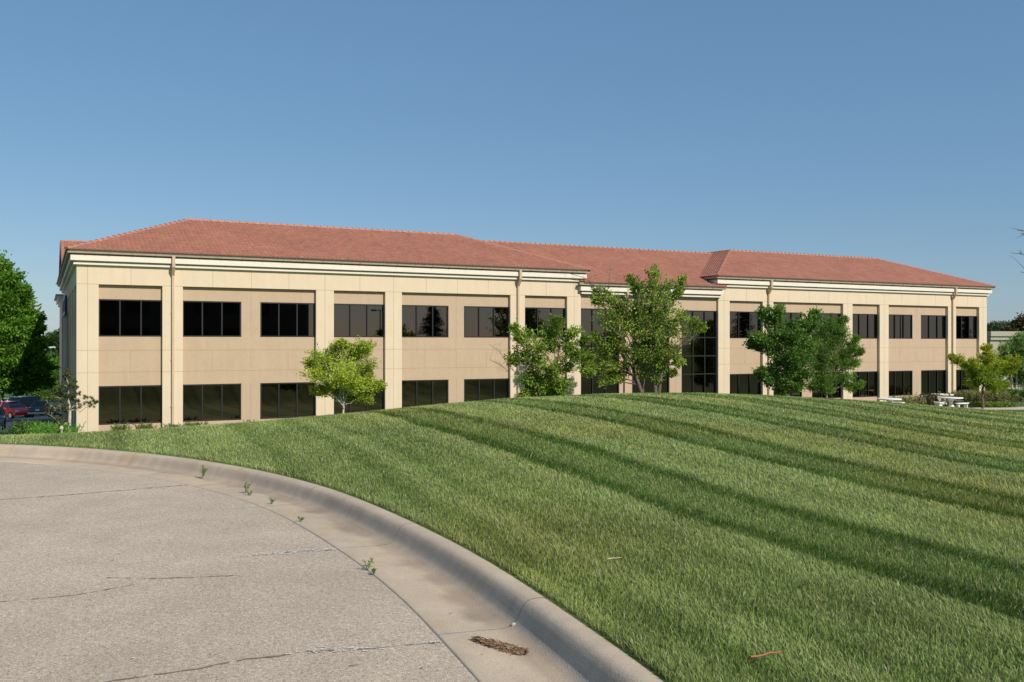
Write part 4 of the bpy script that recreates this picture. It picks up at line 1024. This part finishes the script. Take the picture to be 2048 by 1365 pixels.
# ------------------------------------------------------------------ cars
def paint(name, rgb): return mat(name, rgb, 0.25, coat=0.6)
PAINT = {k: paint("paint_"+k, c) for k, c in dict(red=(.75, .015, .015), purple=(.075, .02, .05), green=(.012, .022, .022), black=(.012, .012, .015), white=(.7, .7, .68), navy=(.015, .025, .09), silver=(.42, .43, .44)).items()}
def car(x, y, rz, col, label, kind="sedan", zz=None):
    z = Hs(x, y)+0.03 if zz is None else zz
    root = empty("parked_car", (x, y, z), rz); tag(root, label, "car", "cars in the parking lot")
    if kind == "beetle":
        low = [(-1.95, .32), (-2.0, .62), (-1.75, .85), (-1.2, .98), (.95, .98), (1.45, .93), (1.85, .72), (2.0, .50), (1.95, .30)]; top = [(-1.55, .90), (-1.15, 1.28), (-.45, 1.47), (.25, 1.44), (.85, 1.15), (1.15, .95)]
    elif kind == "suv":
        low = [(-2.25, .35), (-2.3, .8), (-2.2, 1.08), (1.0, 1.08), (2.0, 1.0), (2.2, .85), (2.25, .35)]; top = [(-2.15, 1.06), (-2.0, 1.70), (.2, 1.74), (.95, 1.06)]
    else:
        low = [(-2.25, .32), (-2.32, .62), (-2.25, .95), (-1.3, 1.0), (.9, .98), (1.9, .86), (2.25, .68), (2.3, .32)]; top = [(-1.65, .97), (-1.0, 1.40), (.15, 1.44), (1.05, .96)]
    W = .86
    def loft(pf, w0, w1, zlo, zhi):
        m = MB(); n = len(pf); vs = []
        for sg in (-1, 1):
            for px_, pz in pf:
                ww = w0 + (w1-w0)*(pz-zlo)/(zhi-zlo); vs.append((px_, sg*ww, pz))
        m.add(vs, [tuple(range(n)), tuple(range(2*n-1, n-1, -1))]+[(i, (i+1) % n, n+(i+1) % n, n+i) for i in range(n)]); return m
    b = loft(low, W, W*.96, .3, 1.1).build("body", PAINT[col], root, bevel=.06)
    zt = max(p[1] for p in top)
    gm_ = loft(top, W*.93, W*.68, .95, zt); gm_.build("windows", M['carglass'], root, bevel=.03)
    rf_ = MB(); a, c = top[1], top[-2]
    rf_.box((a[0]+.05, -W*.66, zt-.06), (c[0]-.03 if kind != "beetle" else .4, W*.66, zt+.012)); rf_.build("car_roof", PAINT[col], root, bevel=.03)
    pil = MB(); pil.box((top[1][0]+.06, -W*.64, zt-.05), (top[1][0]+.12, W*.64, zt+.005))
    for sg in (-1, 1):
        for (p0, p1) in ((top[0], top[1]), (top[-2], top[-1])):
            f1 = (p0[1]-.95)/(zt-.95); f2 = (p1[1]-.95)/(zt-.95); w0 = W*.93+(W*.68-W*.93)*f1; w1 = W*.93+(W*.68-W*.93)*f2
            pil.tube([(p0[0], sg*w0, p0[1]), (p1[0], sg*w1, p1[1])], .04, 5)
        xm = (top[0][0]+top[-1][0])/2; pil.tube([(xm, sg*W*.94, .96), (xm, sg*W*.69, zt)], .035, 5)
    pil.build("pillar_frame", PAINT[col], root)
    for sx in (-1.35, 1.35):
        for sy in (-1, 1):
            t = MB(); t.tube([(sx, sy*(W-.20), .32), (sx, sy*(W+.015), .32)], .32, 18); to = t.build("wheel", M['rubber'], root)
            r = MB(); r.tube([(sx, sy*(W-.05), .32), (sx, sy*(W+.028), .32)], .20, 12); r.build("rim", M['rim'], to)
    xf = low[-2][0]; xr = low[1][0]
    for sy in (-1, 1):
        h = MB(); h.box((xf-.12, sy*.62-.16, .60), (xf+.03 if kind == 'sedan' else xf-.0, sy*.62+.16, .76)); h.build("headlight", M['lampglass'], root, bevel=.03)
        h = MB(); h.box((xr-.02, sy*.66-.14, .66), (xr+.12, sy*.66+.14, .84)); h.build("tail_light", M['redlamp'], root, bevel=.02)
    bp_ = MB(); bp_.box((xr-.06, -W*.93, .38), (xr+.08, W*.93, .54)); bp_.build("rear_bumper", M['metal'] if col in ('green',) else PAINT[col], root, bevel=.03)
    pl = MB(); pl.box((xr-.045, -.16, .66), (xr+.03, .16, .80)); pl.build("licence_plate", M['plate'], root)
    return root
car(at(20, 84), 84, math.radians(-28), 'red', "red rounded two-door car under the maple, nose to the right", 'beetle', EH-(836-686)/F*84)
car(at(-18, 62), 62, math.radians(-62), 'purple', "dark purple car in front of the red one at the left edge", 'sedan', EH-(858-686)/F*62)
car(at(92, 84), 84, math.radians(100), 'green', "dark green sedan seen from behind with a white plate", 'sedan', EH-(833-686)/F*84)
car(at(64, 89), 89, math.radians(70), 'black', "black vehicle between the red car and the dark green sedan", 'suv', EH-(829-686)/F*89)
car(at(46, 97), 97, math.radians(80), 'white', "white car behind the red car's hood", 'sedan', EH-(822-686)/F*97)
car(at(84, 104), 104, math.radians(85), 'navy', "navy blue tall car behind the dark green sedan", 'suv', EH-(820-686)/F*104)
car(at(30, 104), 104, math.radians(85), 'silver', "silver car half hidden by maple leaves behind the red car", 'sedan', EH-(822-686)/F*104)
car(at(112, 92), 92, math.radians(95), 'navy', "dark blue car behind the pine branches, next to the end wall", 'sedan', EH-(829-686)/F*92)

# ------------------------------------------------------------------ lamp post, far building
def lamp_post(x, y, h, label, group=None, heads=2, rz=0.0, base=None, mat_='darkmetal'):
    t = empty("lamp_post", (x, y, Hs(x, y) if base is None else base), rz); tag(t, label, "lamp post", group)
    m = MB(); m.tube([(0, 0, -.3), (0, 0, h)], [.11, .07], 10); m.build("pole", M[mat_], t)
    m = MB(); m.tube([(0, 0, -.3), (0, 0, .7)], .28, 12); m.build("footing", M['walk'], t)
    for sg in ((-1, 1) if heads == 2 else (1,)):
        m = MB(); m.box((sg*.05, -.04, h-.18), (sg*.75, .04, h-.10)); m.build("arm", M[mat_], t)
        m = MB(); m.box((min(sg*.7, sg*1.3), -.22, h-.26), (max(sg*.7, sg*1.3), .22, h-.04)); m.build("lamp_head", M[mat_], t, bevel=.02)
    return t
lamp_post(at(90, 125), 125, EH-(693-686)/F*125+5.4, "pale parking lot lamp post among the trees left of the building", heads=2, base=-5.4, mat_='plate')
gb = empty("grey_building", (at(1968, 112), 112, -3.0), math.radians(16)); tag(gb, "low grey flat-roofed building beyond the right end of the office building", "building")
ht = EH+3.0-(664-686)/F*112
m = MB(); m.box((0.9, 0, -2), (34, 20, ht-1.0)); m.box((-3.0, 3.0, -2), (0.9, 20, ht-1.6)); m.build("wall", M['greywall'], gb)
m = MB(); m.box((0.75, -.25, ht-1.0), (34.2, 20, ht-.55)); m.box((0.6, -.45, ht-.55), (34.3, 20.2, ht+.05)); m.box((-3.2, 2.7, ht-1.6), (0.59, 20, ht-.9)); m.build("parapet", M['greywall'], gb, bevel=.03)
m = MB(); m.box((-2.9, 2.95, ht-6.2), (.6, 3.1, ht-3.6)); m.build("window", M['glass'], gb)
m = MB(); m.box((7.5, -.04, ht-6.6), (12.5, .1, ht-3.8)); m.box((15.5, -.04, ht-6.6), (20.5, .1, ht-3.8)); m.build("window", M['glass'], gb)

# ------------------------------------------------------------------ things that only the glass shows: behind and right of the photographer
Mir = 2*float(np.dot(C2, N2))*N2           # the eye mirrored in the facade
def refl(px, dist):
    s = (px-1024)/F; u = (s*C2[1]-C2[0])/(D2[0]-s*D2[1]); P = C2+u*D2; d = P-Mir; d /= np.linalg.norm(d); return P + d*dist
a_, b_ = refl(150, 92), refl(612, 92); mid_ = (a_+b_)/2; ang_ = math.atan2(*(b_-a_)[::-1]); ln_ = float(np.linalg.norm(b_-a_))
def opposite():
    t = empty("brick_building", (a_[0], a_[1], 0.155), ang_); tag(t, "dark two storey building opposite, mirrored in the left upper windows", "building")
    # it lies to the far side of the line a-b from the facade
    sgn = -1
    m = MB(); y0, y1 = (0, sgn*16) if sgn > 0 else (sgn*16, 0); m.box((-14, y0, -.5), (ln_, y1, 10.0)); m.build("wall", M['shadewall'], t)
    m = MB(); m.box((-14.3, y0-.3, 10.0), (ln_+.35, y1+.35, 10.6)); m.build("cornice", M['shadewall'], t)
    for k in range(9):
        xx = -11 + k*(ln_+8)/9
        for z in (1.2, 5.6):
            m = MB(); m.box((xx, -.1, z), (xx+2.2, .03, z+2.4)); m.build("window", M['frame'], t)
opposite()
def conifer(px, dist, h, r, label, seed):
    R = np.random.default_rng(seed); p = refl(px, dist); zb = Hs(*p); root = empty("conifer_tree", (p[0], p[1], zb)); tag(root, label, "tree", "trees mirrored in the glass")
    wd = Wood(); wd.tube(np.array([(0, 0, -.3), (0, 0, h*.5), (0, 0, h)]), .18, .02, 8); A = []; Dd = []
    for _ in range(230):
        z = h*R.uniform(.12, .99); L = r*(1-z/h)*R.uniform(.6, 1.15)+.15; a = R.random()*6.28; e_ = np.array((math.cos(a)*L, math.sin(a)*L, z-.12*L))
        pth = curve((0, 0, z), e_, .03, 5, .04, R); wd.tube(pth, .03, .008, 3); n = 60; t_ = R.random(n)[:, None]; A.append(pth[0]*(1-t_)+pth[-1]*t_+R.normal(0, .08, (n, 3))); d = np.tile(e_-pth[0], (n, 1))*.3+R.normal(0, .3, (n, 3)); d /= np.linalg.norm(d, axis=1)[:, None]; Dd.append(d)
    A = np.concatenate(A); Dd = np.concatenate(Dd); V_, T_, c_ = leaf_mesh(A, Dd, .2, np.tile((.03, .07, .02), (len(A), 1)), R, .3); np_mesh("foliage", V_, T_, M['needle'], root, col=c_); wd.build("trunk", M['bark'], root)
conifer(871, 62, 6.6, 3.2, "conifer mirrored in the upper window left of the second downspout", 81)
conifer(1490, 62, 8.5, 4.5, "broad conifer mirrored in the upper window right of the entrance bays", 84)
conifer(1935, 66, 8.2, 3.6, "conifer mirrored in the rightmost upper window", 85)
def lp(px, dist, h, label): p = refl(px, dist); lamp_post(p[0], p[1], h, label, "lamp posts mirrored in the glass", 2, math.radians(20))
lp(761, 78, 6.3, "lamp post mirrored in the upper window above the yellow-green tree")
lp(1805, 80, 7.9, "lamp post mirrored in the upper window second from the right bay")

# ------------------------------------------------------------------ small things on the road and curb
def weed(px, py, h, seed, label):
    x, y = P0(px, py); R = np.random.default_rng(seed); root = empty("weed", (x, y, 0.004)); tag(root, label, "weed", "weeds in the gutter joint")
    wd = Wood(); A = []; Dd = []
    for k in range(4 if h > .05 else 3):
        e_ = np.array((R.normal(0, .35)*h, R.normal(0, .3)*h, h*R.uniform(.6, 1))); p = curve((0, 0, 0), e_, .05, 5, .05, R); wd.tube(p, .0022, .001, 4)
        n = 12; t_ = R.uniform(.3, 1, n)[:, None]; A.append(p[0]*(1-t_)+p[-1]*t_); d = R.normal(0, 1, (n, 3)); d[:, 2] = abs(d[:, 2])*.8+.2; d /= np.linalg.norm(d, axis=1)[:, None]; Dd.append(d)
    A = np.concatenate(A); Dd = np.concatenate(Dd); cc = np.tile((.16, .26, .05), (len(A), 1))*R.uniform(.7, 1.3, (len(A), 1)); V_, T_, c_ = leaf_mesh(A, Dd, max(.022, h*.22), cc, R, .35)
    np_mesh("leaves", V_, T_, M['leaf'], root, col=c_); wd.build("stems", M['weed'], root)
weed(404, 958, .17, 1, "tall thin weed at the asphalt edge, farthest tall one along the gutter")
weed(492, 988, .13, 2, "upright leafy weed at the asphalt edge where the curve tightens")
weed(499, 992, .06, 3, "tiny weed just right of the upright leafy weed")
weed(543, 1010, .07, 4, "sprawling weed at the end of a white flaked crack")
weed(602, 1045, .05, 5, "small weed alone on the asphalt edge in mid curve")
weed(735, 1142, .10, 6, "weed nearest the camera, upright with pointed leaves")
weed(748, 1151, .05, 7, "very small weed right behind the nearest upright weed")
weed(242, 923, .09, 8, "pair of thin weed shoots far along the gutter")
weed(119, 909, .10, 9, "weed farthest left in the gutter joint")
weed(280, 931, .08, 10, "thin weed shoot between the pair and the tall thin weed")
def debris():
    R = np.random.default_rng(91); cx, cy = P0(1000, 1298); root = empty("debris_pile", (cx, cy, 0.006)); tag(root, "flat brown pile of twigs and dead grass lying on the gutter", "debris")
    a = np.array(P0(950, 1283, EH)); b = np.array(P0(1050, 1310, EH)); n = 1500; t = R.random(n); c = a[None]*(1-t)[:, None]+b[None]*t[:, None]
    wdt = .042*np.sqrt(np.clip(1-(2*t-1)**2, 0.02, 1)); hh_ = R.normal(0, .5, n); c += np.stack([np.zeros(n), hh_*wdt], -1) - np.array([cx, cy]); z = R.random(n)*.022*np.exp(-hh_**2)+.002
    ang = R.normal(-.15, .7, n); L = R.uniform(.006, .028, n); wdh = R.uniform(.0008, .0022, n)
    d = np.stack([np.cos(ang)*L, np.sin(ang)*L*.8, R.normal(0, .004, n)], -1); s_ = np.stack([-np.sin(ang)*wdh, np.cos(ang)*wdh, np.zeros(n)], -1); c3 = np.concatenate([c, z[:, None]], 1)
    up_ = np.array([0, 0, 1.])*wdh[:, None]*1.5
    V = np.stack([c3-d-s_, c3-d+s_, c3+d+s_, c3+d-s_, c3-d+up_, c3+d+up_], 1).reshape(-1, 3); k = np.arange(n)*6
    Q = np.concatenate([np.stack([k, k+3, k+5, k+4], -1), np.stack([k+1, k+4, k+5, k+2], -1), np.stack([k, k+1, k+2, k+3], -1)])
    tt = R.random(n)[:, None]; col = np.array((.07, .04, .022))*(1-tt)+np.array((.30, .19, .10))*tt; col[R.random(n) < .04] = (.6, .5, .35)
    o = np_mesh("twigs", V, Q, M['twig'], root, col=np.repeat(col, 6, 0)); o["kind"] = "stuff"
    m = MB(); m.add([(a[0]-cx+(b[0]-a[0])*t_+.0, a[1]-cy+(b[1]-a[1])*t_+s, z_) for t_ in np.linspace(0.0, 1.0, 9) for s, z_ in ((-.035*math.sqrt(max(.02, 1-(2*t_-1)**2)), -.002), (0, .012*math.sqrt(max(.02, 1-(2*t_-1)**2))), (.035*math.sqrt(max(.02, 1-(2*t_-1)**2)), -.002))], [(i*3+j, i*3+j+1, i*3+j+4, i*3+j+3) for i in range(8) for j in range(2)]); m.build("soil", M['crack'], root)
debris()
sm = MB(); sx_, sy_ = P0(1030, 1256); blob(sm, (0, 0, .012), .014, (1.4, 1, .9), random.Random(3), 6, .25); blob(sm, (.028, -.006, .009), .011, (1, 1, .9), random.Random(4), 6, .25)
tag(sm.build("pebble", M['stone'], smooth=False, loc=(sx_, sy_, .006)), "pale broken pebble in the flow line behind the debris pile", "stone")
def stick(px, py, e, L, ang, r, label, z, mat_='twig', rgb=(.30, .12, .05)):
    x, y = P0(px, py, e); V_, Q_ = tube_arrays(curve((-L/2*math.cos(ang), -L/2*math.sin(ang), 0), (L/2*math.cos(ang), L/2*math.sin(ang), .004), 0, 6, .018), np.linspace(r, r*.5, 6), 5)
    tag(np_mesh("dry_stick", V_, Q_, M['twig'], col=np.tile(rgb, (len(V_), 1)), loc=(x, y, z)), label, "stick")
stick(708, 1333, EH, .05, .1, .003, "short brown twig lying on the asphalt near the bottom edge", .006)
stick(1532, 1320, EH-.2, .17, .35, .006, "rust-orange dry stalk lying on the lawn near the bottom edge", .225, rgb=(.34, .13, .06))
stick(1229, 1123, EH-.2, .10, .25, .004, "straw-coloured stalk lying on the lawn above the curb", .22, rgb=(.55, .48, .28))
